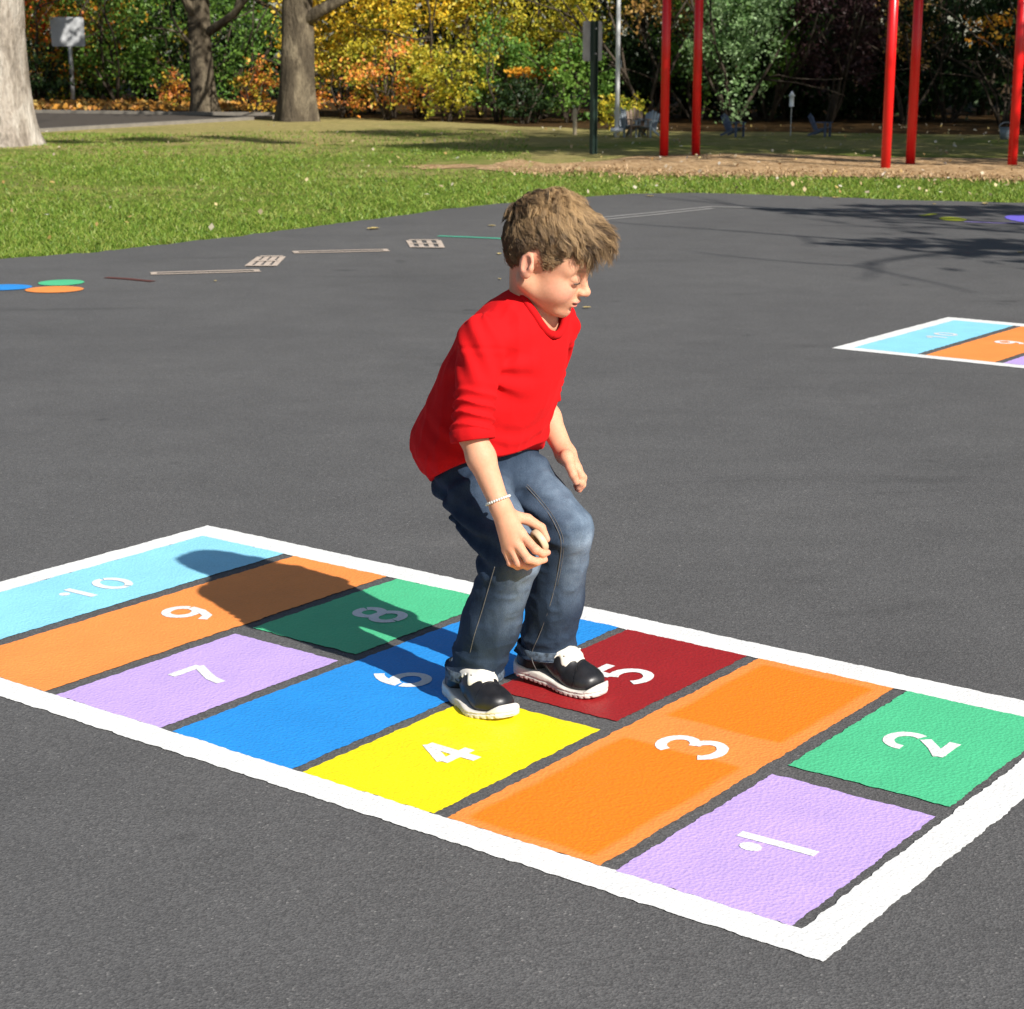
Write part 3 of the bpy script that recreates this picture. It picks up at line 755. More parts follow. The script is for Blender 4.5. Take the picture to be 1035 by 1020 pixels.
# --- grass blades along the near part of the lawn
def inside_lawn(x, y):
    ex = np.array([p[0] for p in edge2]); ey = np.array([p[1] for p in edge2])
    return y > np.interp(x, ex, ey) + .0
nG = 230000
gy = 11.3 + 19 * rng.uniform(0, 1, nG) ** 1.7
gx = rng.uniform(-.30, .30, nG) * gy
k = inside_lawn(gx, gy) 
cx0 = np.array([p[0] for p in cp[-8:]])[::-1]; cy0 = np.array([p[1] for p in cp[-8:]])[::-1]
k &= ~((gx > cx0[0]) & (gy > np.interp(gx, cx0, cy0) + rng.normal(0, .25, nG)))
k &= ~((gx < -4.5) & (gy > 29.5))
gp = np.stack([gx, gy, np.zeros(nG)], 1)
def vn2(x, y, sc):                                              # smooth patchiness
    return np.sin(x * sc + 1.3 * np.sin(y * sc * .7)) * np.sin(y * sc * 1.1 + 1.7 * np.sin(x * sc * .6 + 2))
dry = (gy - 13.6) / 15 + .50 * vn2(gx, gy, .55) + .35 * vn2(gx, gy, 1.9) + .2 * vn2(gx + 3, gy, 5.1)
k &= rng.uniform(0, 1, nG) > np.clip(dry, 0, .85)
k &= ~((((gx + .45) / .55) ** 2 + ((gy - 21.2) / 1.1) ** 2) < 1)
gx, gy = gx[k], gy[k]; n = len(gx)
hgt = rng.uniform(.012, .034, n); a = rng.uniform(0, 2 * PI, n); wv = .0035 + .0003 * gy
ln = rng.normal(0, .022, (n, 2))
V = np.zeros((n, 3, 3))
V[:, 0] = np.stack([gx + np.cos(a) * wv, gy + np.sin(a) * wv, np.full(n, -.006)], 1)
V[:, 1] = np.stack([gx - np.cos(a) * wv, gy - np.sin(a) * wv, np.full(n, -.006)], 1)
V[:, 2] = np.stack([gx + ln[:, 0], gy + ln[:, 1], hgt], 1)
M['blade'] = leaf_mat('grass_blades', [(.09, .17, .018), (.15, .26, .03), (.24, .33, .05), (.13, .22, .025), (.32, .34, .08), (.18, .28, .03)], .35)
gr = mesh_obj('grass', V.reshape(-1, 3), np.arange(3 * n, dtype=np.int32).reshape(-1, 3), M['blade'])
tag(gr, 'short green grass on the near part of the lawn', 'grass', kind='stuff')

# --- fallen leaves: past counting on the lawn, a few single ones on the asphalt
nL = 1250
ly = 11.3 + 21 * rng.uniform(0, 1, nL) ** 1.3; lx = rng.uniform(-.30, .30, nL) * ly
keep = inside_lawn(lx, ly) & (rng.uniform(0, 1, nL) < np.where(lx > .5, 1.0, .2))
P_ = np.stack([lx[keep], ly[keep], rng.uniform(.02, .05, keep.sum())], 1)
Vl, Fl = leaf_quads(P_, .046, rng, up=2.5, aspect=.75)
lf = mesh_obj('fallen_leaves', Vl, Fl, M['deadleaf']); tag(lf, 'pale fallen leaves scattered over lawn and wood chips', 'fallen leaves', kind='stuff')
nL = 2600
lx = rng.uniform(-13, -4.4, nL); ly = 39.6 + rng.uniform(0, 5, nL) - .15 * (lx + 4)
Vl, Fl = leaf_quads(np.stack([lx, ly, rng.uniform(.01, .12, nL)], 1), .13, rng, up=1.5, aspect=.75)
lf = mesh_obj('fallen_leaves', Vl, Fl, leaf_mat('orange_litter', [(.42, .2, .03), (.55, .26, .04), (.3, .12, .03), (.5, .35, .1)], .1)); tag(lf, 'orange leaf litter banked under the bushes beyond the driveway', 'leaf litter', kind='stuff')
nC_ = 2600
e_ = rng.uniform(0, 1, nC_) * (len(chip_near) - 1); i_ = np.minimum(e_.astype(int), len(chip_near) - 2); f_ = e_ - i_
cn = np.array([(p.x, p.y) for p in chip_near]); pt = cn[i_] + (cn[i_ + 1] - cn[i_]) * f_[:, None]
pt[:, 1] += rng.normal(0, .42, nC_) + .15; pt[:, 0] += rng.normal(0, .15, nC_)
okc = inside_lawn(pt[:, 0], pt[:, 1] - .15)
Vl, Fl = leaf_quads(np.stack([pt[okc, 0], pt[okc, 1], rng.uniform(.008, .022, okc.sum())], 1), .042, rng, up=3.5, aspect=.45)
sc_ = mesh_obj('loose_wood_chips', Vl, Fl, leaf_mat('loose_chips', [(.18, .11, .05), (.34, .22, .11), (.44, .31, .17), (.28, .175, .085)], .05)); tag(sc_, 'loose tan wood chips strewn into the grass in front of the red posts', 'wood chips', kind='stuff')
def single_leaf(px, py, size, rz, label):
    p = ground_at(px, py)
    prof = [(-.5, 0), (-.3, .2), (-.05, .34), (.1, .22), (.3, .26), (.55, 0), (.3, -.22), (.08, -.2), (-.05, -.32), (-.3, -.2)]
    vs_ = [(x * size, y * size, .006 + .22 * size * abs(y) ** 1.0 + .1 * size * x * x) for x, y in prof] + [(0, 0, .003)]
    o = mesh_obj('fallen_leaf', vs_, [(i, (i + 1) % 10, 10) for i in range(10)], M['deadleaf'])
    o.location = (p.x, p.y, .001); o.rotation_euler = (0, 0, rz); tag(o, label, 'leaf', 'single leaves on the asphalt')
for i, (px, py, s_, lab) in enumerate([(593, 312, .045, 'pale fallen leaf on the asphalt just right of the boy\'s mouth'),
    (505, 257.5, .055, 'pale fallen leaf on the asphalt just left of the boy\'s hair'), (497, 229, .07, 'pale fallen leaf between teal line and lawn edge'),
    (378, 232, .12, 'large yellow fallen leaf at the lawn edge'), (505, 283, .03, 'tiny pale leaf on the asphalt left of the boy\'s ear'),
    (845, 200.5, .08, 'pale leaf on the asphalt at the lawn edge, right of the middle'), (830, 200.3, .06, 'small pale leaf at the lawn edge, next to a larger one'),
    (657, 199, .08, 'pale leaf on the asphalt corner beside the lawn'), (996, 206.5, .10, 'pale leaf on the asphalt by the lawn, beyond the tree shade'),
    (944, 207, .05, 'small pale leaf on the asphalt between lawn and tree shade'), (1031, 256, .05, 'pale leaf on shaded asphalt at the right edge'),
    (218, 285, .03, 'tiny leaf on the asphalt below the sand coloured bar')]):
    single_leaf(px, py, s_, i * 1.3, lab)

# ------------------------------------------------------------------ playground and yard furniture
def prism(mb, poly, depth, Mx):
    n = len(poly)
    vs_ = [Mx @ Vector((x, -depth / 2, z)) for x, z in poly] + [Mx @ Vector((x, depth / 2, z)) for x, z in poly]
    mb.add(vs_, [tuple(range(n)), tuple(reversed(range(n, 2 * n)))] + [(i, n + i, n + (i + 1) % n, (i + 1) % n) for i in range(n)])
# red frame: posts carry top beams above the picture
fr = empty('swing_frame', (3.6, 21.8, 0)); tag(fr, 'bright red metal frame of tall posts standing on wood chips', 'play frame')
posts = [(671, 158, 'leftmost red post'), (703, 157, 'red post in the shade, right of the leftmost one'), (895, 170, 'sunlit red post in the middle of the frame'), (920, 166, 'dark red post close behind the sunlit middle one'), (1023, 167, 'red post by the right edge')]
base = fr.location.copy()
pp = [ground_at(a, b) for a, b, _ in posts]
TOP = 2.7
def rel(p, z): return (p.x - base.x, p.y - base.y, z)
for p, (_, _, lab) in zip(pp, posts):
    mb = MB(); mb.tube([rel(p, -.1), rel(p, TOP)], .054, 20)
    o = mb.obj('post', M['red_metal'], fr, True); o['label'] = lab
for a, b in ((0, 2), (2, 4), (1, 3), (0, 1), (2, 3)):
    mb = MB(); mb.tube([rel(pp[a], TOP - .06), rel(pp[b], TOP - .06)], .045, 16); mb.obj('top_beam', M['red_metal'], fr, True)
# grey sign on a dark green post (its back is towards us)
s = ground_at(599, 155.5); sg = empty('road_sign', s, math.radians(38)); tag(sg, 'grey rectangular sign on a dark green post, standing on the lawn', 'sign')
mb = MB(); mb.box((0, 0, .80), (.05, .035, 1.62)); mb.box((-.032, -.012, .80), (.014, .06, 1.62)); mb.box((.032, -.012, .80), (.014, .06, 1.62)); mb.obj('post', M['dark_green_metal'], sg)
mb = MB(); rc = []
for cx_, cz_, a0 in ((.125, 1.58, 0), (-.125, 1.58, 90), (-.125, 1.16, 180), (.125, 1.16, 270)):
    rc += [(cx_ + .03 * math.cos(math.radians(a0 + k * 22.5)), cz_ + .03 * math.sin(math.radians(a0 + k * 22.5))) for k in range(5)]
prism(mb, rc, .006, Matrix.Translation((0, .026, 0))); mb.obj('plate', M['alu'], sg)
mb = MB(); mb.tube([(0, -.05, 1.52), (0, .035, 1.52)], .011, 8); mb.obj('bolt', M['steel'], sg); mb = MB(); mb.tube([(0, -.05, 1.22), (0, .035, 1.22)], .011, 8); mb.obj('bolt', M['steel'], sg)
# square board on a pole, far left
s = at(84, 104, 45.5); s.z = 0; bd = empty('sports_board', (X(84, 45.5), 45.5, 0), math.radians(12)); tag(bd, 'square weathered grey board on a thin metal pole, far left', 'board')
mb = MB(); mb.tube([(0, .06, -.1), (0, .06, 1.2), (-.02, .06, 2.0)], .055, 12); mb.obj('pole', M['steel'], bd, True)
mb = MB(); rc = []
for cx_, cz_, a0 in ((.31, 2.0, 0), (-.40, 2.0, 90), (-.38, 1.40, 180), (.32, 1.40, 270)):
    rc += [(cx_ + .04 * math.cos(math.radians(a0 + k * 22.5)), cz_ + .04 * math.sin(math.radians(a0 + k * 22.5))) for k in range(5)]
prism(mb, rc, .035, Matrix.Identity(4)); mb.obj('panel', M['board'], bd)
mb = MB(); 
for q in ((.30, 1.42), (-.36, 1.42)): mb.box((q[0] / 2, .035, 1.42), (.04, .03, .05))
mb.box((-.02, .04, 1.7), (.5, .04, .05)); mb.obj('bracket', M['steel'], bd)
# white pole
s = ground_at(623.5, 138.5); fp = empty('flagpole', s); tag(fp, 'thin white pole rising from the lawn in front of the bushes', 'pole')
mb = MB(); mb.tube([(0, 0, -.05), (0, 0, 2.0), (-.02, 0, 4.2)], [.036, .032, .024], 12); mb.obj('pole', M['white_metal'], fp, True)
mb = MB(); mb.tube([(0, 0, .08), (0, 0, .13)], [.10, .10], 16); mb.obj('collar', M['white_metal'], fp, True)
mb = MB(); mb.tube([(.036, 0, 1.0), (.05, 0, 1.02), (.05, 0, 1.10), (.036, 0, 1.12)], .008, 6); mb.obj('cleat', M['steel'], fp, True)
# wooden stake
s = ground_at(581, 136); mb = MB(); mb.box((0, 0, .17), (.06, .05, .40)); mb.box((0, 0, .38), (.045, .036, .03))
o = mb.obj('wooden_stake', M['stake']); o.location = s; tag(o, 'short pale wooden stake on the lawn left of the sign post', 'stake')
# garden chairs (slatted, low, sloping backs)
def garden_chair(label, px, py, mat, rz, sc_=1.0):
    s = ground_at(px, py); r = empty('garden_chair', s, rz); r.scale = (sc_,) * 3; tag(r, label, 'chair', 'garden chairs at the edge of the woods')
    mb = MB()
    for k in range(5):
        x = (k - 2) * .092; h = .62 - .05 * abs(k - 2)
        a = Vector((x, .18, .22)); b = Vector((x * 1.15, .42, .22 + h))
        Mx = Matrix.Translation((a + b) / 2) @ (b - a).to_track_quat('Z', 'Y').to_matrix().to_4x4()
        prism(mb, [(-.042, -(b - a).length / 2), (.042, -(b - a).length / 2), (.042, (b - a).length / 2 - .02), (0, (b - a).length / 2 + .02), (-.042, (b - a).length / 2 - .02)], .02, Mx)
    mb.obj('backrest', mat, r)
    mb = MB()
    for k in range(5): mb.box((0, -.26 + k * .11, .34 - k * .028), (.48, .095, .02))
    mb.obj('seat', mat, r)
    for sx in (-1, 1):
        mb = MB(); mb.box((sx * .29, -.06, .52), (.11, .62, .022)); mb.obj('armrest', mat, r)
        mb = MB(); mb.box((sx * .26, -.28, .25), (.03, .09, .52)); mb.obj('leg', mat, r)
        mb = MB(); Mx = Matrix.Rotation(math.radians(-22), 3, 'X'); mb.box((sx * .24, .12, .16), (.028, .62, .08), M=Mx); mb.obj('leg', mat, r)
garden_chair('pale blue-grey garden chair beside the white pole', 634, 138, M['grey_plastic'], math.radians(25), .5)
garden_chair('brown garden chair between the two grey ones by the white pole', 644, 138.5, M['tan_wood'], math.radians(10), .5)
garden_chair('grey garden chair left of the first red post', 654, 138.5, M['grey_plastic'], math.radians(-30), .46)
garden_chair('slate blue garden chair in the shade right of the second red post', 741, 138, M['blue_plastic'], math.radians(50), .40)
garden_chair('slate blue garden chair in the shade left of the sunlit middle post', 829, 138, M['blue_plastic'], math.radians(60), .40)
# lantern on a thin rod, small white bucket
s = ground_at(799, 137); ln_ = empty('bird_feeder', s); ln_.scale = (.62, .62, .72); tag(ln_, 'small white bird feeder on a thin rod in the shade', 'bird feeder')
mb = MB(); mb.tube([(0, 0, -.05), (0, 0, .62)], .012, 8); mb.obj('rod', M['steel'], ln_)
mb = MB(); mb.tube([(0, 0, .60), (0, 0, .61), (0, 0, .80), (0, 0, .81)], [.07, .055, .055, .07], 12); mb.obj('hopper', M['white_metal'], ln_, True)
mb = MB(); mb.tube([(0, 0, .812), (0, 0, .92)], [.09, .008], 12); mb.obj('roof', M['white_metal'], ln_, True)
s = ground_at(1016, 140.5); bk = empty('bucket', s); tag(bk, 'small pale bucket in the shade near the last red post', 'bucket')
mb = MB(); mb.tube([(0, 0, 0), (0, 0, .16)], [.075, .095], 14); mb.tube([(0, 0, .15), (0, 0, .165)], [.10, .10], 14); mb.obj('body', M['grey_plastic'], bk, True)
mb = MB(); mb.tube([(.1 * math.cos(t), 0, .16 + .08 * math.sin(t)) for t in np.linspace(0, PI, 9)], .006, 5); mb.obj('handle', M['steel'], bk, True)
# ------------------------------------------------------------------ the boy: implicit surfaces turned into meshes
A3 = lambda v: np.array(v, dtype=np.float64)
def nrm(v): v = A3(v); return v / np.linalg.norm(v)
def hash3(ix, iy, iz, seed):
    h = (ix * 374761393 + iy * 668265263 + iz * 2147483647 + seed * 1274126177) & 0xffffffff
    h = ((h ^ (h >> 13)) * 1274126177) & 0xffffffff
    return ((h ^ (h >> 16)) & 0xffff) / 65535.0
def vnoise(P, scale, seed=0):
    Q = P * scale; I = np.floor(Q).astype(np.int64); f = Q - I; f = f * f * (3 - 2 * f)
    r = 0
    for dx in (0, 1):
        for dy in (0, 1):
            for dz in (0, 1):
                wgt = (f[:, 0] if dx else 1 - f[:, 0]) * (f[:, 1] if dy else 1 - f[:, 1]) * (f[:, 2] if dz else 1 - f[:, 2])
                r = r + wgt * hash3(I[:, 0] + dx, I[:, 1] + dy, I[:, 2] + dz, seed)
    return r * 2 - 1
def smin(a, b, k):
    h = np.clip(.5 + .5 * (b - a) / k, 0, 1)
    return b + (a - b) * h - k * h * (1 - h)
def smax(a, b, k): return -smin(-a, -b, k)
def rcone(P, a, b, ra, rb):
    a = A3(a); ba = A3(b) - a; t = np.clip(((P - a) @ ba) / (ba @ ba), 0, 1)
    return np.linalg.norm(P - a - t[:, None] * ba, axis=1) - (ra + (rb - ra) * t)
def econe(P, a, b, ra, rb, side, ka, kb):
    """tapered capsule with elliptical section: radius r across, r*k along `side`"""
    a = A3(a); ba = A3(b) - a; t = np.clip(((P - a) @ ba) / (ba @ ba), 0, 1)
    q = P - a - t[:, None] * ba; s = nrm(side); w_ = q @ s; k = ka + (kb - ka) * t
    per = q - w_[:, None] * s
    d = np.sqrt((per ** 2).sum(1) + (w_ / k) ** 2)
    return (d - (ra + (rb - ra) * t)) * np.minimum(1, k)
def ell(P, c, r, R=None):
    q = P - A3(c)
    if R is not None: q = q @ R        # columns of R are the axes
    r = A3(r); k0 = np.linalg.norm(q / r, axis=1); k1 = np.linalg.norm(q / (r * r), axis=1)
    return k0 * (k0 - 1) / np.maximum(k1, 1e-9)
def sph(P, c, r): return np.linalg.norm(P - A3(c), axis=1) - r
def chain(P, pts, rad, k=.01):
    d = None
    for i in range(len(pts) - 1):
        e = rcone(P, pts[i], pts[i + 1], rad[i], rad[i + 1]); d = e if d is None else smin(d, e, k)
    return d

def mesh_sdf(fn, lo, hi, h, block=8, margin=1.45):
    """narrow-band evaluation + naive surface nets"""
    lo = A3(lo); nb = np.ceil((A3(hi) - lo) / (h * block)).astype(int); n = nb * block + 1
    gi = np.stack(np.meshgrid(*[np.arange(b) for b in nb], indexing='ij'), -1).reshape(-1, 3)
    c = lo + (gi + .5) * block * h
    dc = fn(c)
    act = np.abs(dc) < block * h * .87 * margin
    val = np.empty(n, dtype=np.float32)
    big = np.repeat(np.repeat(np.repeat(dc.reshape(nb), block, 0), block, 1), block, 2)
    val[:-1, :-1, :-1] = big; val[-1] = val[-2]; val[:, -1] = val[:, -2]; val[:, :, -1] = val[:, :, -2]
    loc = np.stack(np.meshgrid(*[np.arange(block + 1)] * 3, indexing='ij'), -1).reshape(-1, 3)
    ga = gi[act] * block
    for i in range(0, len(ga), 400):
        idx = (ga[i:i + 400][:, None, :] + loc[None]).reshape(-1, 3)
        v = fn(lo + idx * h)
        val[idx[:, 0], idx[:, 1], idx[:, 2]] = v
    s = val < 0
    m = n - 1
    cnt = np.zeros(m, dtype=np.int8)
    for dx in (0, 1):
        for dy in (0, 1):
            for dz in (0, 1):
                cnt += s[dx:dx + m[0], dy:dy + m[1], dz:dz + m[2]]
    cells = np.argwhere((cnt > 0) & (cnt < 8))
    idm = np.full(m, -1, dtype=np.int32); idm[cells[:, 0], cells[:, 1], cells[:, 2]] = np.arange(len(cells))
    acc = np.zeros((len(cells), 3)); num = np.zeros(len(cells))
    cor = [A3((x, y, z)).astype(int) for x in (0, 1) for y in (0, 1) for z in (0, 1)]
    for a in range(8):
        for b in range(a + 1, 8):
            if np.abs(cor[a] - cor[b]).sum() != 1: continue
            pa = cells + cor[a]; pb = cells + cor[b]
            va = val[pa[:, 0], pa[:, 1], pa[:, 2]]; vb = val[pb[:, 0], pb[:, 1], pb[:, 2]]
            k = (va < 0) != (vb < 0)
            t = va[k] / (va[k] - vb[k])
            acc[k] += cor[a] + (cor[b] - cor[a]) * t[:, None]; num[k] += 1
    V = lo + (cells + acc / num[:, None]) * h
    F = []
    for ax in range(3):
        o1, o2 = (ax + 1) % 3, (ax + 2) % 3
        sl0 = [slice(None)] * 3; sl1 = [slice(None)] * 3
        sl0[ax] = slice(0, -1); sl1[ax] = slice(1, None)
        ch_ = s[tuple(sl0)] != s[tuple(sl1)]
        e = np.argwhere(ch_)
        e = e[(e[:, o1] > 0) & (e[:, o2] > 0) & (e[:, o1] < m[o1]) & (e[:, o2] < m[o2])]
        u = np.zeros(3, int); u[o1] = 1; v = np.zeros(3, int); v[o2] = 1
        q = [e - u - v, e - v, e, e - u]
        f = np.stack([idm[x[:, 0], x[:, 1], x[:, 2]] for x in q], 1)
        flip = ~s[e[:, 0], e[:, 1], e[:, 2]]
        f[flip] = f[flip][:, ::-1]
        F.append(f)
    F = np.concatenate(F); F = F[(F >= 0).all(1)]
    return V, F

def project(fn, P, it=4, off=0.0):
    P = np.array(P, dtype=np.float64)
    for _ in range(it):
        e = 8e-4; d = fn(P) - off
        g = np.stack([fn(P + A3(v) * e) - fn(P - A3(v) * e) for v in ((1, 0, 0), (0, 1, 0), (0, 0, 1))], 1)
        g /= np.linalg.norm(g, axis=1)[:, None] + 1e-9
        P -= g * np.clip(d, -.02, .02)[:, None]
    return P, g
def T(px, py, y): return A3(at(px, py, y))
def clipcurve(pts, n):
    """Catmull-Rom through points"""
    pts = [A3(p) for p in pts]; out = []
    q = [pts[0]] + pts + [pts[-1]]
    for i in range(len(pts) - 1):
        p0, p1, p2, p3 = q[i:i + 4]
        for k in range(n):
            t = k / n
            out.append(.5 * (2 * p1 + (p2 - p0) * t + (2 * p0 - 5 * p1 + 4 * p2 - p3) * t * t + (3 * p1 - p0 - 3 * p2 + p3) * t ** 3))
    out.append(pts[-1]); return np.array(out)

# ---------------------------------------------------------------- pose (metres)
FACE = math.radians(-37)
Fd = A3((math.cos(FACE), math.sin(FACE), 0)); Rd = A3((math.sin(FACE), -math.cos(FACE), 0))   # forward, boy's right
pelvis = T(492, 468, 3.545)
neck0 = T(537, 313, 3.475)
J = dict(
 hipR=pelvis + Rd * .060 + A3((0, 0, -.012)), hipL=pelvis - Rd * .060 + A3((0, 0, -.012)),
 knR=T(517, 562, 3.385), anR=T(482, 676, 3.462), knL=T(572, 536, 3.50), anL=T(552, 656, 3.565),
 shR=T(486, 342, 3.392), elR=T(477, 439, 3.350), wrR=T(505, 510, 3.315),
 shL=T(564, 328, 3.585), elL=T(545, 405, 3.665), wrL=T(571, 458, 3.58))
HY = math.radians(-16); HP = math.radians(24)
hf0 = A3((math.cos(HY), math.sin(HY), 0)); hl = A3((-math.sin(HY), math.cos(HY), 0))
hf = hf0 * math.cos(HP) - A3((0, 0, 1)) * math.sin(HP); hu = np.cross(hf, hl)
hl_r = hl * math.cos(.04) + hu * math.sin(.04); hu = np.cross(hf, hl_r); hl = hl_r
HR = np.stack([hf, hl, hu], 1)                     # head axes as columns
HC = T(550, 260.5, 3.45)
def to_head(P): return (P - HC) @ HR
def from_head(q): return HC + np.asarray(q) @ HR.T

# ---------------------------------------------------------------- head (local: x forward, y left, z up)
def head_parts(q):
    y = np.abs(q[:, 1]); qs = np.stack([q[:, 0], y, q[:, 2]], 1)
    d = ell(qs, (-.003, 0, .028), (.0815, .0725, .079))
    d = smin(d, ell(qs, (.036, 0, .026), (.050, .058, .052)), .025)               # forehead
    d = smin(d, ell(qs, (.032, 0, -.032), (.052, .049, .047)), .028)              # mid face
    d = smin(d, rcone(qs, (-.004, .048, -.044), (.060, .014, -.070), .018, .0165), .020)   # jaw line
    d = smin(d, sph(qs, (.0715, 0, -.0735), .0150), .014)                            # chin
    d = smin(d, ell(qs, (.050, .030, -.034), (.030, .026, .028)), .018)           # cheek
    d = smin(d, rcone(qs, (.070, .012, .012), (.060, .040, .010), .012, .012), .012)   # brow
    # eye sockets
    d = smax(d, -ell(qs, (.090, .030, -.003), (.018, .017, .0105)), .014)
    # nose
    d = smin(d, rcone(qs, (.078, 0, .004), (.0975, 0, -.0225), .0072, .0074), .010)
    d = smin(d, sph(qs, (.0995, 0, -.0240), .0078), .006)
    d = smin(d, ell(qs, (.0920, .0082, -.0272), (.009, .0058, .0058)), .005)
    d = smax(d, -ell(qs, (.0970, .0048, -.0328), (.0040, .0028, .0028)), .002)
    # muzzle and lips
    d = smin(d, ell(qs, (.071, 0, -.049), (.021, .023, .016)), .014)
    d = smin(d, ell(qs, (.0895, .005, -.0463), (.0062, .0135, .0042)), .004)
    d = smin(d, ell(qs, (.0868, 0, -.0560), (.0062, .0135, .0046)), .004)
    d = smax(d, -ell(qs, (.0950, 0, -.0512), (.013, .0185, .0018)), .003)
    d = smax(d, -ell(qs, (.0915, 0, -.0645), (.008, .014, .0035)), .006)
    # eyeballs under lowered lids
    d = smin(d, sph(qs, (.0715, .030, -.0045), .0128), .003)
    lid = sph(qs, (.0712, .030, -.0040), .0142); lid = smax(lid, -(qs[:, 2] + .0062 + .10 * (qs[:, 0] - .08)), .002)
    d = smin(d, lid, .003)
    low = sph(qs, (.0708, .030, -.0050), .0139); low = smax(low, (qs[:, 2] + .0098), .002)
    d = smin(d, low, .004)
    # ears
    t = math.radians(14); ca, sa = math.cos(t), math.sin(t)
    e = qs - A3((-.010, .0755, -.008)); fl = math.radians(24)
    ex = e[:, 0] * math.cos(fl) + e[:, 1] * math.sin(fl); ey = -e[:, 0] * math.sin(fl) + e[:, 1] * math.cos(fl)
    ez = e[:, 2]; ex, ez = ex * ca + ez * sa, -ex * sa + ez * ca
    E = np.stack([ex, ey, ez], 1)
    ear = ell(E, (0, 0, .002), (.0165, .0062, .0225))
    ear = smin(ear, ell(E, (.003, 0, -.0150), (.0098, .0056, .0100)), .008)
    ear = smax(ear, -ell(E, (.0025, .0072, .004), (.0108, .0070, .0150)), .002)
    ear = smin(ear, rcone(E, (-.007, .002, .012), (-.006, .0015, -.008), .0026, .0028), .003)
    ear = smin(ear, ell(E, (.0135, .0015, -.004), (.0045, .005, .0065)), .004)
    d = smin(d, ear, .006)
    return d
def neck_sdf(P):
    a = from_head((-.014, 0, -.040)); b = neck0 - A3((0, 0, .012)) - Fd * .004
    d = rcone(P, a, b, .0375, .039)
    d = smin(d, rcone(P, b, neck0 + Rd * .06 - A3((0, 0, .055)), .036, .034), .03)
    d = smin(d, rcone(P, b, neck0 - Rd * .06 - A3((0, 0, .055)), .036, .034), .03)
    return d

# ---------------------------------------------------------------- hands
Y0 = 3.300
RH = dict(
 index=[(528, 541, Y0 + .010), (541.5, 555.5, Y0 - .006), (548.5, 559.5, Y0 + .000), (553.5, 558.5, Y0 + .010)],
 middle=[(522, 549, Y0 + .006), (533.5, 565.0, Y0 - .010), (542.5, 568, Y0 - .004), (550.5, 565.8, Y0 + .008)],
 ring=[(517, 554.5, Y0 + .008), (524, 569, Y0 + .002), (533, 572.5, Y0 + .012), (541, 570, Y0 + .026)],
 pinky=[(512, 557.5, Y0 + .016), (516, 569, Y0 + .014), (523, 573, Y0 + .024), (530, 572, Y0 + .036)],
 thumb=[(514, 521, Y0 + .026), (533, 525, Y0 + .036), (547, 533.5, Y0 + .036), (552.5, 545, Y0 + .030)])
RRAD = dict(index=[.0098, .0086, .0076, .0064], middle=[.0100, .0088, .0078, .0066], ring=[.0094, .0082, .0072, .0062], pinky=[.0086, .0070, .0062, .0054], thumb=[.013, .0112, .0092, .0072])
RRAD = {k: [r * .94 for r in v] for k, v in RRAD.items()}
RH = {k: [T(*p) for p in v] for k, v in RH.items()}
YL = 3.555
LH = dict(
 index=[(582, 472, YL - .012), (587.5, 481, YL - .020), (587.5, 488, YL - .022), (585, 493, YL - .018)],
 middle=[(583.5, 474, YL), (589, 483, YL - .006), (588.5, 490, YL - .008), (585.5, 495, YL - .006)],
 ring=[(583, 475, YL + .012), (588, 484, YL + .008), (587, 490, YL + .004), (583.5, 494, YL + .004)],
 pinky=[(581, 475, YL + .022), (585, 482, YL + .020), (585, 487, YL + .018), (582, 491, YL + .016)],
 thumb=[(573, 462, YL - .012), (576.5, 472, YL - .030), (579.5, 480, YL - .036), (582.5, 487, YL - .034)])
LRAD = dict(index=[.0088, .0078, .0070, .0060], middle=[.009, .008, .0072, .0062], ring=[.0086, .0076, .0068, .0060], pinky=[.0078, .0066, .006, .0054], thumb=[.0115, .0098, .0086, .0070])
LH = {k: [T(*p) for p in v] for k, v in LH.items()}
def hand(P, Hd, Rr, wr, wdir):
    d = None
    for f in ('index', 'middle', 'ring', 'pinky'):
        a = wr + (Hd[f][0] - wr) * .22 
        e = rcone(P, a, Hd[f][0] - (Hd[f][0] - wr) * .06, .0130, Rr[f][0] * 1.12)
        d = e if d is None else smin(d, e, .012)
    d = smin(d, rcone(P, wr, Hd['thumb'][0], .016, .0135), .014)
    th = chain(P, Hd['thumb'], Rr['thumb'], .003)
    d = smin(d, th, .008)
    for f in ('index', 'middle', 'ring', 'pinky'):
        c = chain(P, Hd[f], Rr[f], .003)
        kn = sph(P, Hd[f][1], Rr[f][1] * 1.05)
        d = smin(d, smin(c, kn, .002), .0045)
    return d
def arm_skin(P, side):
    s = J['sh' + side]; e = J['el' + side]; w_ = J['wr' + side]
    d = rcone(P, s, e, .030, .0255)
    mid = e + (w_ - e) * .33
    f = smin(rcone(P, e, mid, .0250, .0262), rcone(P, mid, w_, .0262, .0185), .012)
    return smin(d, f, .012)
def near(P, lo, hi, pad=.035):
    return ((P > np.minimum(lo, hi) - pad) & (P < np.maximum(lo, hi) + pad)).all(1)
def masked(P, k, fn, far=.08):
    d = np.full(len(P), far)
    if k.any(): d[k] = fn(P[k])
    return d
def core_sdf(P):
    up = neck0 - pelvis
    d = smin(rcone(P, pelvis, pelvis + up * .45, .066, .066), rcone(P, pelvis + up * .45, pelvis + up * .78, .066, .056), .02)
    for side in 'RL':
        d = smin(d, rcone(P, neck0 - up * .22, J['sh' + side], .036, .030), .02)
        leg = smin(rcone(P, J['hip' + side], J['kn' + side], .048, .034), rcone(P, J['kn' + side], J['an' + side], .034, .024), .01)
        d = smin(d, leg, .02)
    return d
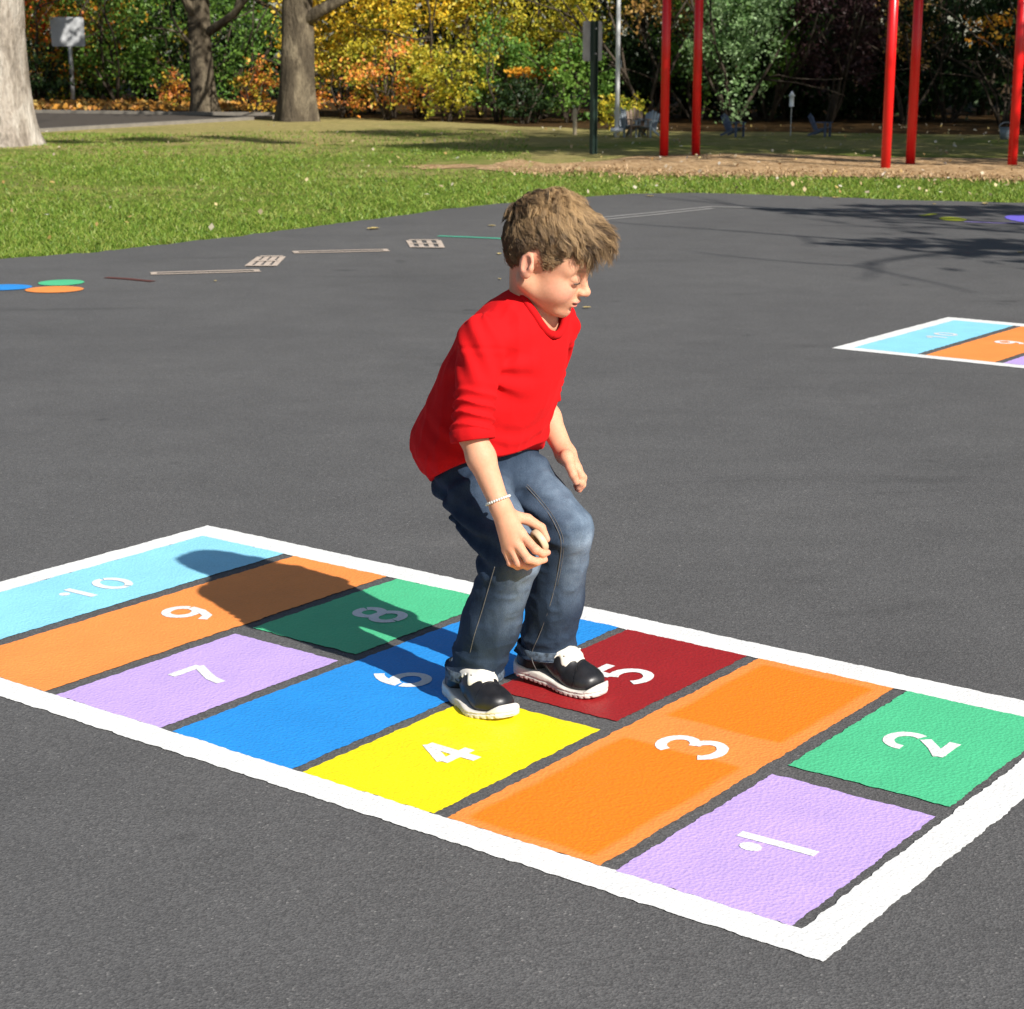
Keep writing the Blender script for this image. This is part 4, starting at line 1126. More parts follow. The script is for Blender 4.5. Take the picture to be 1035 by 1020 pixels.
def body_sdf(P):
    d = core_sdf(P)
    d = smin(d, masked(P, np.linalg.norm(P - HC, axis=1) < .20, lambda Q: head_parts(to_head(Q))), .012)
    d = smin(d, masked(P, np.linalg.norm(P - neck0, axis=1) < .22, neck_sdf), .014)
    for side, Hd, Rr in (('R', RH, RRAD), ('L', LH, LRAD)):
        pts = np.array([J['sh' + side], J['el' + side], J['wr' + side]])
        d = smin(d, masked(P, near(P, pts.min(0), pts.max(0), .08), lambda Q: arm_skin(Q, side)), .012)
        pts = np.concatenate([np.array(v) for v in Hd.values()] + [J['wr' + side][None]])
        d = smin(d, masked(P, near(P, pts.min(0), pts.max(0), .06), lambda Q: hand(Q, Hd, Rr, J['wr' + side], None)), .012)
    return d
def body_col(V):
    q = to_head(V); y = np.abs(q[:, 1]); qs = np.stack([q[:, 0], y, q[:, 2]], 1)
    skin = A3((.62, .325, .20)); c = np.tile(skin, (len(V), 1))
    def mixin(mask, col): 
        c[:] = c * (1 - mask[:, None]) + A3(col) * mask[:, None]
    sm = lambda d, e: np.clip(.5 - d / e, 0, 1)
    n1 = vnoise(V, 60, 3) * .5 + vnoise(V, 160, 4) * .5
    c *= (1 + .06 * n1)[:, None]; c[:, 1:] *= (1 - .09 * np.clip(vnoise(V, 38, 9), 0, 1))[:, None]
    mixin(sm(ell(qs, (.062, .040, -.030), (.03, .02, .02)), .018) * .5, (.72, .30, .22))     # cheeks
    mixin(sm(ell(qs, (.103, 0, -.025), (.010, .009, .008)), .008) * .25, (.70, .30, .22))
    mixin(sm(ell(qs, (-.010, .080, .0), (.02, .014, .03)), .01) * .45, (.72, .27, .19))        # ears
    lip = np.minimum(ell(qs, (.0905, .004, -.0466), (.0090, .0150, .0038)), ell(qs, (.0880, 0, -.0558), (.0090, .0140, .0044)))
    mixin(sm(lip, .003) * .75, (.58, .20, .17))
    mixin(sm(ell(qs, (.093, 0, -.0512), (.014, .0175, .0015)), .002) * .85, (.16, .04, .035))
    eye = ell(qs, (.0835, .0300, -.0084), (.009, .0125, .0021))
    mixin(sm(eye, .0022) * .85, (.30, .24, .22))
    mixin(sm(ell(qs, (.0845, .0290, -.0082), (.009, .0048, .0020)), .002) * .9, (.04, .028, .02))
    mixin(sm(ell(qs, (.088, .030, .0035), (.016, .016, .0035)), .004) * .22, (.45, .19, .15))   # crease
    brow = ell(qs, (.080, .031, .0150), (.02, .0165, .0030)); brow = brow + .002 * vnoise(V, 500, 8)
    mixin(sm(brow, .003) * .55, (.20, .115, .06))
    mixin(sm(ell(qs, (.0970, .0048, -.0332), (.0042, .0032, .0030)), .002) * .7, (.25, .09, .07))
    for Hd in (RH, LH):                                            # finger tips and knuckles pinker, nails
        for f, pts in Hd.items():
            for p, k in ((pts[-1], .35), (pts[1], .25), (pts[0], .22)):
                mixin(sm(sph(V, p, .009), .008) * k, (.72, .28, .21))
    return c

def skin_mat():
    m, nt, nd, lk, bs = new_mat('skin')
    at_ = nt.nodes.new('ShaderNodeAttribute'); at_.attribute_name = 'Col'
    co = texco(nt)
    lk.new(mixc(nt, 1.0, at_.outputs['Color'], ramp(nt, noise(nt, co, 220, 3), [(.3, (.95, .93, .92)), (.7, (1.04, 1.03, 1.03))]).outputs[0], 'MULTIPLY'), bs.inputs['Base Color'])
    bs.inputs['Roughness'].default_value = .58; bs.inputs['Specular IOR Level'].default_value = .28
    bs.inputs['Subsurface Weight'].default_value = .22; bs.inputs['Subsurface Radius'].default_value = (1, .35, .2); bs.inputs['Subsurface Scale'].default_value = .006
    bump(nt, noise(nt, co, 900, 2), .15, .001, bs)
    return m
M['skin'] = skin_mat()

# ---------------------------------------------------------------- sweatshirt
SP = [T(487, 468, 3.55), T(484, 446, 3.55), T(493, 418, 3.535), T(505, 388, 3.515), T(517, 358, 3.50), T(527, 334, 3.487), T(536, 314, 3.478)]
SR_ = [(.098, 1.30), (.115, 1.33), (.110, 1.28), (.104, 1.27), (.098, 1.27), (.078, 1.45), (.052, 1.4)]
def rel_along(P, a, b):
    a = A3(a); ba = A3(b) - a; return ((P - a) @ ba) / (ba @ ba), np.linalg.norm(ba)
def torso_sdf(P):
    d = None
    for i in range(len(SP) - 1):
        e = econe(P, SP[i], SP[i + 1], SR_[i][0], SR_[i + 1][0], Rd, SR_[i][1], SR_[i + 1][1])
        d = e if d is None else smin(d, e, .02)
    for s in 'RL':
        d = smin(d, rcone(P, neck0 + A3((0, 0, -.030)) , J['sh' + s] + A3((0, 0, -.004)), .043, .039), .025)
    return d
CUFF = {}
for s in 'RL':
    CUFF[s] = J['el' + s] + (J['wr' + s] - J['el' + s]) * (.08 if s == 'R' else .04)
def sleeve_sdf(P, s):
    a = J['sh' + s]; b = J['el' + s]; c = CUFF[s]
    d = smin(rcone(P, a, b, .0415, .0395), rcone(P, b, c, .0395, .0350), .01) if s == 'R' else smin(rcone(P, a, b, .041, .036), rcone(P, b, c, .038, .036), .01)
    t, L = rel_along(P, a, c)
    # pushed-up sleeve: rings of folds crowd above the cuff
    ax = nrm(c - a); q = P - a; ang = np.arctan2(q @ np.cross(ax, Fd), q @ Fd)
    ph = t * L * 2 * PI / .021 + 1.5 * np.sin(ang + .6) + 1.0 * np.sin(2 * ang - 1.0) + 2.2 * vnoise(P, 16, 5)
    amp = .0046 * np.clip((t - .42) / .2, 0, 1) * np.clip((.98 - t) / .12, 0, 1)
    d = d - amp * .85 * (.75 - 2 * np.abs(np.sin(ph * .5)))
    d = d - .0035 * np.clip((.6 - t) * 2, 0, 1) * np.sin(6.0 * (ang + 3 * t) + 3 * vnoise(P, 9, 6))
    d = d + .0022 * np.exp(-((t - .10 - .02 * np.sin(ang)) * L / .0035) ** 2) - .0012 * np.exp(-((t - .15 - .02 * np.sin(ang)) * L / .005) ** 2)      # armhole seam
    return d
ARMP = T(495, 372, 3.41)
def shirt_solid(P):
    d = torso_sdf(P)
    # drape: long soft folds running down the body, from the armpits and across the belly
    up = nrm(SP[4] - SP[0])
    f = P @ Rd; g = P @ Fd; z = P @ up
    Q = np.stack([f * 20, g * 20, z * 4.0], 1)
    n_a = vnoise(Q, 1.0, 21); n_b = vnoise(Q * A3((2.2, 2.2, 1.5)) + 5, 1.0, 22)
    fold = (.45 - np.abs(n_a) * 1.5) * .0052 + (.4 - np.abs(n_b) * 1.4) * .0026
    low = np.clip((T(500, 400, 3.5)[2] - P[:, 2]) / .12, -.3, 1)
    cr = vnoise(np.stack([(f + z * .5) * 34, (g - z * .3) * 34, (z - f * .6) * 13], 1), 1.0, 27)
    d = d + .0010 - .0024 * np.clip(.30 - np.abs(cr), 0, 1) * 3 * np.clip(.4 + vnoise(P, 9, 28), 0, 1)
    d = d + .0015 - fold * (.55 + .6 * np.clip(low, 0, 1))
    r = P - ARMP; rl = np.linalg.norm(r, axis=1)
    dirx = r @ Fd; dirz = r[:, 2]; an = np.arctan2(dirz, dirx)
    rad = .0034 * np.clip((P @ Rd - (ARMP @ Rd) + .10) / .05, 0, 1) * np.sin(an * 8 + .7 + 1.0 * vnoise(P, 14, 23)) * np.exp(-((rl - .055) / .045) ** 2)
    d = d - rad
    ph = 2 * PI * (z / .042) + 3.0 * (g * 9) + 3 * vnoise(P, 9, 24)
    d = d - .0030 * np.sin(ph) * np.exp(-((z - (T(515, 445, 3.45) @ up)) / .045) ** 2) * np.clip(low, 0, 1)
    for s in 'RL':
        sl = sleeve_sdf(P, s); t_, _ = rel_along(P, J['sh' + s], J['el' + s])
        k_ = .016 - .0135 * np.clip((t_ - .12) / .25, 0, 1)       # grows out of the shoulder, hangs free lower down
        h_ = np.clip(.5 + .5 * (sl - d) / k_, 0, 1); d = sl + (d - sl) * h_ - k_ * h_ * (1 - h_)
    return d
# hem plane: dips at the back, rises to the front
HEMP = T(492, 467, 3.545)
hem_n = nrm(A3((0, 0, 1)) * .90 - Fd * .36 - Rd * .02)
def hem_cut(P): return (P - HEMP) @ (-hem_n) - .010 * vnoise(P, 12, 31)
NECKN = nrm(hu * .35 + A3((0, 0, 1)) + Fd * .42)
NECKP = neck0 + A3((0, 0, .004)) + Fd * .004
def shirt_sdf(P):
    d = shirt_solid(P)
    d = smax(d, hem_cut(P), .004)
    # sleeve ends cut at the cuffs and hollowed a little
    for s in 'RL':
        ax = nrm(nrm(J['wr' + s] - J['el' + s]) + nrm(J['el' + s] - J['sh' + s]))
        loc_ = np.maximum(np.linalg.norm(P - CUFF[s], axis=1) - .06, sleeve_sdf(P, s) - .006)
        d = smax(d, -smax(loc_, -((P - CUFF[s]) @ ax), .001), .003)
        c = np.linalg.norm(P - CUFF[s], axis=1) - .05
        sk = arm_skin(P, s) - .0015
        d = smax(d, -smax(smax(sk, c, .001), -((P - CUFF[s]) @ ax) - .016, .001), .002)
    # neck opening
    r = rcone(P, neck0 - A3((0, 0, .06)), neck0 + hu * .10 + Fd * .022, .0425, .058)
    d = smax(d, -smax(r, -(P - NECKP) @ NECKN - .040, .002), .004)
    return d
def cloth_mat(name, col, rough=.9, weave=1400, fuzz=.25):
    m, nt, nd, lk, bs = new_mat(name)
    co = texco(nt)
    n = noise(nt, co, weave, 2); n2 = noise(nt, co, 9, 4)
    c = mixc(nt, 1.0, ramp(nt, n2, [(.3, [q * .93 for q in col]), (.7, [min(1, q * 1.05) for q in col])]).outputs[0], ramp(nt, n, [(.3, (.88, .88, .88)), (.7, (1.06, 1.06, 1.06))]).outputs[0], 'MULTIPLY')
    lk.new(c, bs.inputs['Base Color']); bs.inputs['Roughness'].default_value = rough
    bs.inputs['Specular IOR Level'].default_value = .12
    bs.inputs['Sheen Weight'].default_value = fuzz; bs.inputs['Sheen Roughness'].default_value = .5
    bs.inputs['Sheen Tint'].default_value = (min(1, col[0] * 1.5 + .1), col[1] * 2 + .02, col[2] * 2 + .02, 1)
    bump(nt, n, .35, .0012, bs)
    return m
M['red_cloth'] = cloth_mat('red_jersey', (.56, .007, .009))
M['red_rib'] = cloth_mat('red_ribbing', (.50, .006, .008))

# ---------------------------------------------------------------- jeans
def leg_solid(P, s):
    h, k, a = J['hip' + s], J['kn' + s], J['an' + s]
    end = a + nrm(a - k) * .080
    d = rcone(P, h, k, .070, .0535)
    d = smin(d, rcone(P, k, k + (end - k) * .45, .0535, .0545), .018)
    d = smin(d, rcone(P, k + (end - k) * .45, end, .0545, .0575), .02)
    t1, L1 = rel_along(P, h, k); t2, L2 = rel_along(P, k, end)
    ax = nrm(end - k); fr = nrm(Fd - ax * (Fd @ ax)); sd_ = np.cross(ax, fr)
    q = P - k; ang = np.arctan2(q @ sd_, q @ fr)
    # stacked folds over the shoe, creases behind the knee, whiskers at the hip
    ph = t2 * L2 * 2 * PI / .046 + 1.3 * np.sin(ang + (.9 if s == 'R' else 2.2)) + 2.4 * vnoise(P, 11, 41)
    d = d - .0062 * (1 - np.abs(np.sin(ph * .5)) * 2 + .25) * np.clip((t2 - .58) / .2, 0, 1) * np.clip((1.02 - t2) / .12, 0, 1)
    bk = .5 - .5 * np.cos(ang)
    kd = (t2 * L2)
    d = d - .0075 * np.sin(kd * 2 * PI / .042 + 1.5 * np.sin(ang * 1.0) + 1.3 * vnoise(P, 10, 42)) * np.exp(-(kd / .065) ** 2) * (.05 + .95 * bk ** 2)
    q2 = P - h; ax2 = nrm(k - h); fr2 = nrm(np.cross(ax2, Rd)); an2 = q2 @ fr2
    d = d - .0045 * np.sin(t1 * L1 * 2 * PI / .05 + (P @ Rd) * 30 + 2 * vnoise(P, 9, 43)) * np.exp(-((t1 - .18) / .22) ** 2)
    d = d - .0040 * (.4 - np.abs(vnoise(P * A3((1, 1, .55)), 22, 44)) * 1.4) - .0018 * (.4 - np.abs(vnoise(P, 48, 45)) * 1.4)
    return d
def jeans_solid(P):
    d = econe(P, pelvis + A3((0, 0, .055)), pelvis + A3((0, 0, -.005)) + Fd * .006, .080, .078, Rd, 1.28, 1.22)
    d = smin(d, leg_solid(P, 'R'), .018)
    L = leg_solid(P, 'L')
    # legs join softly at the seat but stay apart below
    w_ = np.clip((P[:, 2] - (pelvis[2] - .10)) / .08, .12, 1)
    k = .022 * w_
    h_ = np.clip(.5 + .5 * (L - d) / k, 0, 1)
    return L + (d - L) * h_ - k * h_ * (1 - h_)
HEMN = {}
for s, zz in (('R', .052), ('L', .062)):
    d_ = J['an' + s] - J['kn' + s]
    c0 = J['an' + s] + d_ * ((zz - J['an' + s][2]) / d_[2])
    HEMN[s] = (c0, nrm(A3((0, 0, -1)) + nrm(d_) * .10))
def hemdist(P, s): return (P - HEMN[s][0]) @ HEMN[s][1]
def jeans_sdf(P):
    d = jeans_solid(P)
    inner = d + .0085
    for s in 'RL':
        far = np.linalg.norm(P - HEMN[s][0], axis=1) - .11
        c = smax(hemdist(P, s), far, .001)
        d = smax(d, -smax(-(-c), 0 * c - 1, .001) if False else -smax(-hemdist(P, s), far, .001), .002)
        band = smax(far, -hemdist(P, s) - .012, .001)
        d = smax(d, -smax(inner, band, .001), .0015)
        # turned hem: a slightly thicker rim
    d = smax(d, (P[:, 2] - (pelvis[2] + .075)), .004)
    return d
def jeans_col(V):
    base = A3((.018, .031, .056)); c = np.tile(base, (len(V), 1))
    fade = np.zeros(len(V))
    for s in 'RL':
        h, k, a = J['hip' + s], J['kn' + s], J['an' + s]
        ax = nrm(a - k); fr = nrm(Fd * .95 + Rd * .1)
        t1, L1 = rel_along(V, h, k); t2, L2 = rel_along(V, k, a)
        q1 = V - (h + np.clip(t1, 0, 1)[:, None] * (k - h)); q2 = V - (k + np.clip(t2, 0, 1)[:, None] * (a - k))
        n1 = q1 / (np.linalg.norm(q1, axis=1)[:, None] + 1e-6); n2 = q2 / (np.linalg.norm(q2, axis=1)[:, None] + 1e-6)
        f1 = np.clip(n1 @ nrm(Fd * .8 + A3((0, 0, .6))), 0, 1) ** 2 * np.clip((t1 - .15) / .45, 0, 1) * (t1 < 1.3) * (np.linalg.norm(q1, axis=1) < .12)
        f2 = np.clip(n2 @ fr, 0, 1) ** 3 * np.clip(1.0 - t2 / .60, 0, 1) * np.clip((t2 + .25) * 4, 0, 1) * (np.linalg.norm(q2, axis=1) < .10)
        fade = np.maximum(fade, np.maximum(f1 * .55, f2 * .95))
    wh = .5 + .5 * vnoise(V * A3((1, 1, 2.2)), 45, 51); n3 = vnoise(V, 20, 52)
    fade = np.clip(fade * (.70 + .45 * wh) + .05 * n3, 0, 1)
    c = c * (1 - fade[:, None]) + A3((.19, .255, .335)) * fade[:, None]
    return c
def denim_mat():
    m, nt, nd, lk, bs = new_mat('denim')
    at_ = nt.nodes.new('ShaderNodeAttribute'); at_.attribute_name = 'Col'
    co = texco(nt); mp = N(nt, 'ShaderNodeMapping'); mp.inputs['Scale'].default_value = (1, 1, .3); lk.new(co, mp.inputs[0])
    n = noise(nt, mp.outputs[0], 900, 2, .6); n2 = noise(nt, mp.outputs[0], 60, 4, .6)
    c = mixc(nt, 1.0, at_.outputs['Color'], ramp(nt, n, [(.3, (.70, .72, .75)), (.7, (1.30, 1.28, 1.25))]).outputs[0], 'MULTIPLY')
    c = mixc(nt, 1.0, c, ramp(nt, n2, [(.3, (.82, .84, .86)), (.7, (1.2, 1.18, 1.15))]).outputs[0], 'MULTIPLY')
    lk.new(c, bs.inputs['Base Color']); bs.inputs['Roughness'].default_value = .85; bs.inputs['Specular IOR Level'].default_value = .15
    bump(nt, n, .4, .0012, bs)
    return m
M['denim'] = denim_mat()
M['thread'] = simple_mat('seam_thread', (.10, .097, .095), .8, .2, 200)

# ---------------------------------------------------------------- build the figure
person = empty('person', ground_at(530, 700))
tag(person, 'young boy with brown hair, red shirt and blue jeans, crouching mid-hop on the hopscotch', 'person')
PO = A3(person.location)
def pobj(name, V, F, mat, parent, col=None, label=None):
    o = mesh_obj(name, V - PO, F, mat, parent, True, col)
    if label: o['label'] = label
    return o
def bounds(V): return V.min(0), V.max(0)
Vb, Fb = mesh_sdf(body_sdf, (-.24, 3.24, .06), (.30, 3.74, 1.05), .0019 if not globals().get('COARSE') else .004)
body = pobj('body', Vb, Fb, M['skin'], person, body_col(Vb))
Vs, Fs = mesh_sdf(shirt_sdf, (-.26, 3.28, .38), (.26, 3.78, .88), .0026)
shirt = pobj('shirt', Vs, Fs, M['red_cloth'], person)
Vj, Fj = mesh_sdf(jeans_sdf, (-.24, 3.26, .0), (.26, 3.74, .60), .0026)
jeans = pobj('jeans', Vj, Fj, M['denim'], person, jeans_col(Vj))
def ring_at(center, axis, fn, off, n=64, r0=.02):
    ax = nrm(axis); u = nrm(np.cross(ax, A3((.3, .2, 1)))); v = np.cross(ax, u); out = []
    for k in range(n):
        a = 2 * PI * k / n; d = u * math.cos(a) + v * math.sin(a)
        # march outwards to the surface
        lo_, hi_ = 0.0, .2
        rs = np.linspace(.004, .16, 90); dv = fn(center + rs[:, None] * d)
        i = np.argmax(dv > off); out.append(center + d * rs[i])
    return np.array(out)
# collar rib, cuff rib of the shirt
def closed_tube(name, pts, r, mat, parent, n=8, flat=None):
    mb = MB(); k = len(pts); P_ = [Vector(p - PO) for p in pts]
    # smooth the ring a little
    for _ in range(4): P_ = [(P_[i - 1] + P_[i] * 2 + P_[(i + 1) % k]) / 4 for i in range(k)]
    mb.tube(P_ + [P_[0]], r, n, cap=False); return mb.obj(name, mat, parent, True)
def neck_surface(P): return rcone(P, neck0 - A3((0, 0, .06)), neck0 + hu * .10 + Fd * .022, .0425, .058)
cpt = []
for a in np.linspace(0, 2 * PI, 72, endpoint=False):
    d = nrm(Fd * math.cos(a) + Rd * math.sin(a)); c0 = neck0 - A3((0, 0, .012))
    # the opening's rim: on the cutter cone and on the shirt surface
    p = c0 + d * .05
    for _ in range(25):
        e = 6e-4
        for fn, o in ((neck_surface, .0015), (shirt_solid, -.0005)):
            f0 = fn(p[None])[0] - o
            g_ = A3([(fn((p + A3(v) * e)[None])[0] - fn((p - A3(v) * e)[None])[0]) / (2 * e) for v in ((1, 0, 0), (0, 1, 0), (0, 0, 1))])
            p = p - g_ * f0 / (g_ @ g_ + 1e-6) * .8
    cpt.append(p)
closed_tube('collar', np.array(cpt) - NECKN * .002, .0078, M['red_rib'], shirt, 10)
for s in 'RL':
    ax = nrm(nrm(J['wr' + s] - J['el' + s]) + nrm(J['el' + s] - J['sh' + s]))
    rg = ring_at(CUFF[s] - ax * .006, ax, lambda P: sleeve_sdf(P, s), .0, 60)
    V_ = []; n = len(rg)
    for kz, off, w_ in ((-.016, .000, 0), (-.014, .0025, 0), (-.004, .0030, 0), (.006, .0028, 0), (.008, .0005, 0), (.006, -.004, 0)):
        cen = CUFF[s] - ax * .006
        for p in rg:
            d = p - cen; d = d - ax * (d @ ax); L = np.linalg.norm(d); V_.append(cen + d / L * (L * .5 + np.mean(np.linalg.norm(rg - cen, axis=1)) * .5 + off - .0022) + ax * kz)
    F_ = np.array([(j * n + i, j * n + (i + 1) % n, (j + 1) * n + (i + 1) % n, (j + 1) * n + i) for j in range(5) for i in range(n)], dtype=np.int32)
    pobj('cuff', np.array(V_), F_, M['red_rib'], shirt)
# seams and turned hems of the jeans
def seam(pix, fn, y0, y1, r=.0009, n=8):
    pts = clipcurve([(p[0], p[1], 0) for p in pix], n); out = []
    ys = np.linspace(y0, y1, 160)
    for p in pts:
        ray = np.array([T(p[0], p[1], y) for y in (y0, y1)]); L = ray[0] + (ray[1] - ray[0]) * ((ys - y0) / (y1 - y0))[:, None]
        d = fn(L); i = int(np.argmax(d < .0004)); 
        if d[i] < .0004: out.append(L[i] + nrm(T(p[0], p[1], y0) - T(p[0], p[1], y1)) * .0012)
    out = np.array(out)
    for _ in range(2): out[1:-1] = (out[:-2] + 2 * out[1:-1] + out[2:]) / 4
    mb = MB(); mb.tube([tuple(p - PO) for p in out], r, 6); return mb.obj('seam', M['thread'], jeans, True)
legL = lambda P: leg_solid(P, 'L'); legR = lambda P: leg_solid(P, 'R')
seam([(512, 474), (526, 486), (541, 502), (555, 520), (564, 537), (567, 548), (566, 565), (561, 592), (554, 618), (545, 642), (538, 658), (538, 668), (542, 677)], legL, 3.30, 3.75)
seam([(515, 474), (529, 486), (544, 502), (558, 520), (566.5, 536), (569.5, 548), (568.5, 565), (563.5, 592)], legL, 3.30, 3.75, .0006)
seam([(500, 573), (495, 590), (487, 618), (480, 640), (475, 660)], legR, 3.15, 3.6)
M['denim_hem'] = simple_mat('worn_denim_hem', (.055, .078, .11), .9, .7, 120, .001)
for s in 'RL':
    c0, ax = HEMN[s]
    cen = c0 - ax * .010
    rg = ring_at(cen, ax, jeans_solid if s == 'R' else legL, .0, 60)
    for _ in range(2): rg = (np.roll(rg, 1, 0) + 2 * rg + np.roll(rg, -1, 0)) / 4
    dl_ = ax; V_ = []; n = len(rg)
    for kz, off in ((-.010, -.001), (-.009, .0008), (-.001, .0008), (.009, .0010), (.0115, .0002), (.009, -.004)):
        for p in rg:
            d = p - cen; d = d / np.linalg.norm(d); V_.append(p + d * off + dl_ * kz)
    F_ = np.array([(j * n + i, j * n + (i + 1) % n, (j + 1) * n + (i + 1) % n, (j + 1) * n + i) for j in range(5) for i in range(n)], dtype=np.int32)
    pobj('hem', np.array(V_), F_, M['denim_hem'], jeans)
# ---------------------------------------------------------------- hair
hair_rng = np.random.default_rng(5)
def scalp(dirs):
    """points just under the hair's base along local directions from the cranium centre"""
    c = A3((-.004, 0, .030)); rs = np.linspace(.04, .13, 80); out = np.zeros((len(dirs), 3)); done = np.zeros(len(dirs), bool)
    for r in rs:
        p = c + dirs * r; d = cap_local(p, False); k = (d > -.0018) & ~done; out[k] = p[k]; done |= k
    out[~done] = c + dirs[~done] * .09
    return out
def hair_line(x):
    return np.interp(x, [-.12, -.068, -.046, -.032, -.020, -.004, .010, .020, .030, .042, .06, .1], [-.052, -.050, -.036, -.004, .026, .031, .020, -.006, .002, .030, .040, .042])
def hairy(q):
    """1 where hair grows (local head coordinates)"""
    return (q[:, 2] > hair_line(q[:, 0]) + .003) & (q[:, 0] < .072)
cap_c = A3((-.009, 0, .030))
def cap_local(q, cut=True):
    y = np.abs(q[:, 1]); qs = np.stack([q[:, 0], y, q[:, 2]], 1)
    d = ell(qs, (-.0045, 0, .033), (.0850, .0765, .0835))
    d = smin(d, ell(qs, (.036, 0, .056), (.046, .056, .034)), .02)
    if cut: d = smax(d, (hair_line(q[:, 0]) - q[:, 2]) * .8, .005)
    return d - .003 * vnoise(q * A3((1.0, 1.2, 1.6)), 55, 61) - .002 * vnoise(q, 130, 62)
def cap_sdf(P): return cap_local(to_head(P))
Vc, Fc = mesh_sdf(cap_sdf, from_head((0, 0, .03)) - .15, from_head((0, 0, .03)) + .15, .003)
def hair_mat():
    m, nt, nd, lk, bs = new_mat('hair')
    at_ = nt.nodes.new('ShaderNodeAttribute'); at_.attribute_name = 'Col'
    lk.new(at_.outputs['Color'], bs.inputs['Base Color'])
    bs.inputs['Roughness'].default_value = .45; bs.inputs['Specular IOR Level'].default_value = .45
    return m
M['hair'] = hair_mat()
def make_hair():
    # locks of strands that leave the scalp, comb forward from the crown and curl at the tips
    want = 1900
    d = hair_rng.normal(size=(9000, 3)); d /= np.linalg.norm(d, axis=1)[:, None]
    root = scalp(d); root = root[hairy(root)]
    # even coverage: drop roots that crowd one another
    keep = []; grid = {}
    for i, r in enumerate(root):
        c = tuple((r / .0052).astype(int))
        if grid.get(c, 0) < 1: grid[c] = 1; keep.append(i)
        if len(keep) >= want: break
    root = root[keep]
    whirl = A3((-.052, .004, .086))
    V = []; F = []; C = []; base = 0; SEG = 8
    ft = np.array([(s_ * 3 + a, s_ * 3 + (a + 1) % 3, s_ * 3 + 3 + (a + 1) % 3, s_ * 3 + 3 + a) for s_ in range(SEG) for a in range(3)], dtype=np.int32)
    for i, r0 in enumerate(root):
        n0 = nrm(r0 - cap_c)
        away = r0 - whirl; wl = np.linalg.norm(away); away = away - n0 * (away @ n0); away = away / (np.linalg.norm(away) + 1e-6)
        x, y, z = r0; ay = abs(y)
        top = float(np.clip((z - .03) / .06, 0, 1)); front = float(np.clip((x + .01) / .06, 0, 1)); side_ = float(np.clip((ay - .03) / .035, 0, 1)) * (1 - top)
        fw = A3((1, 0, -.15)); fw = fw - n0 * (fw @ n0)
        flow = away * .6 + fw * (.55 + .5 * top) + A3((0, 0, -1)) * (.15 + .45 * (1 - top) * (1 - .6 * front))
        # coherent swirls so that neighbouring locks run together
        sw = A3([vnoise(r0[None] + o, 26, 80 + j)[0] for j, o in enumerate((0, .3, .6))])
        flow = flow + sw * (1.25 if top > .2 or front > .4 else .45) + hair_rng.normal(size=3) * .20
        flow = flow - n0 * (flow @ n0); flow = nrm(flow)
        length = .026 + .022 * top + .019 * front * (.35 + .65 * top) + hair_rng.uniform(-.005, .006)
        lift = .26 + .50 * top + .95 * front * top + hair_rng.uniform(-.12, .30)
        if x < -.03: length = min(length, .021 + .012 * top); lift = .10 + .28 * top
        if side_ > .3: length = min(length, .027); lift = .26 + hair_rng.uniform(0, .15)
        if z < hair_line(x) + .016: length = min(length, .017 if front < .6 else .024)
        if x < .03 and x > -.05 and ay > .045 and z < hair_line(x) + .026: length = min(length, .013)
        if front > .5 and z < .062: length *= .72; flow = nrm(flow + n0 * .1 + A3((0, .0, .35)))      # fringe swept up off the brow
        if wl < .042: lift += .75; length += .014
        curl = (np.cross(n0, flow) * hair_rng.normal() + n0 * hair_rng.normal() * .5) * .95
        dcur = nrm(flow + n0 * lift); g = [r0]
        bend = .30 * (1 - .70 * front * top)
        for sgm in range(SEG):
            t = (sgm + 1) / SEG
            dcur = nrm(dcur + flow * .22 - n0 * bend * t + curl * .34 * math.sin(2.6 * t * PI + i) + A3((0, 0, -1)) * .04 * t * (1 - front))
            g.append(g[-1] + dcur * length / SEG)
        g = np.array(g)
        tone = float(np.clip(.5 + .85 * vnoise(r0[None], 42, 90)[0] + hair_rng.normal() * .30, 0, 1)) * (.5 + .5 * max(top, front))  # top highlights and shaded sides and back are put into the lock colour
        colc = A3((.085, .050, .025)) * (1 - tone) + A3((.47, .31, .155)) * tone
        nS = 28
        o = hair_rng.normal(size=(nS, 3)) * .0030; o -= (o @ n0)[:, None] * n0 * .6
        fr = hair_rng.uniform(.72, 1.12, nS)
        tpr = np.linspace(1.15, .55, SEG + 1)[None, :, None]
        wv = hair_rng.normal(size=(nS, 1, 3)) * .0009
        wav = np.sin(np.linspace(0, 7.5, SEG + 1) + hair_rng.uniform(0, 6))[:, None] * (np.cross(n0, flow) * hair_rng.uniform(.0018, .0058) + n0 * hair_rng.uniform(.0008, .0042)) * np.linspace(0, 1, SEG + 1)[:, None] * (.4 + .6 * max(top, front))
        g = g + wav
        pts = r0 + (g - r0)[None] * fr[:, None, None] + o[:, None] * tpr + np.sin(np.linspace(0, 5, SEG + 1)[None, :] + np.arange(nS)[:, None])[..., None] * wv
        ax = np.gradient(pts, axis=1); ax /= np.linalg.norm(ax, axis=2)[..., None] + 1e-9
        u = np.cross(ax, n0 + .01); u /= np.linalg.norm(u, axis=2)[..., None] + 1e-9; v = np.cross(ax, u)
        rad = .00044 * np.linspace(1, .3, SEG + 1)[None, :, None]
        ring = np.stack([pts + u * rad, pts + (-.5 * u + .87 * v) * rad, pts + (-.5 * u - .87 * v) * rad], 2)      # nS, SEG+1, 3, 3
        V.append(ring.reshape(-1, 3))
        k = 3 * (SEG + 1)
        F.append((ft[None] + (base + np.arange(nS) * k)[:, None, None]).reshape(-1, 4)); base += nS * k
        cc = colc[None] * hair_rng.uniform(.75, 1.25, nS)[:, None]
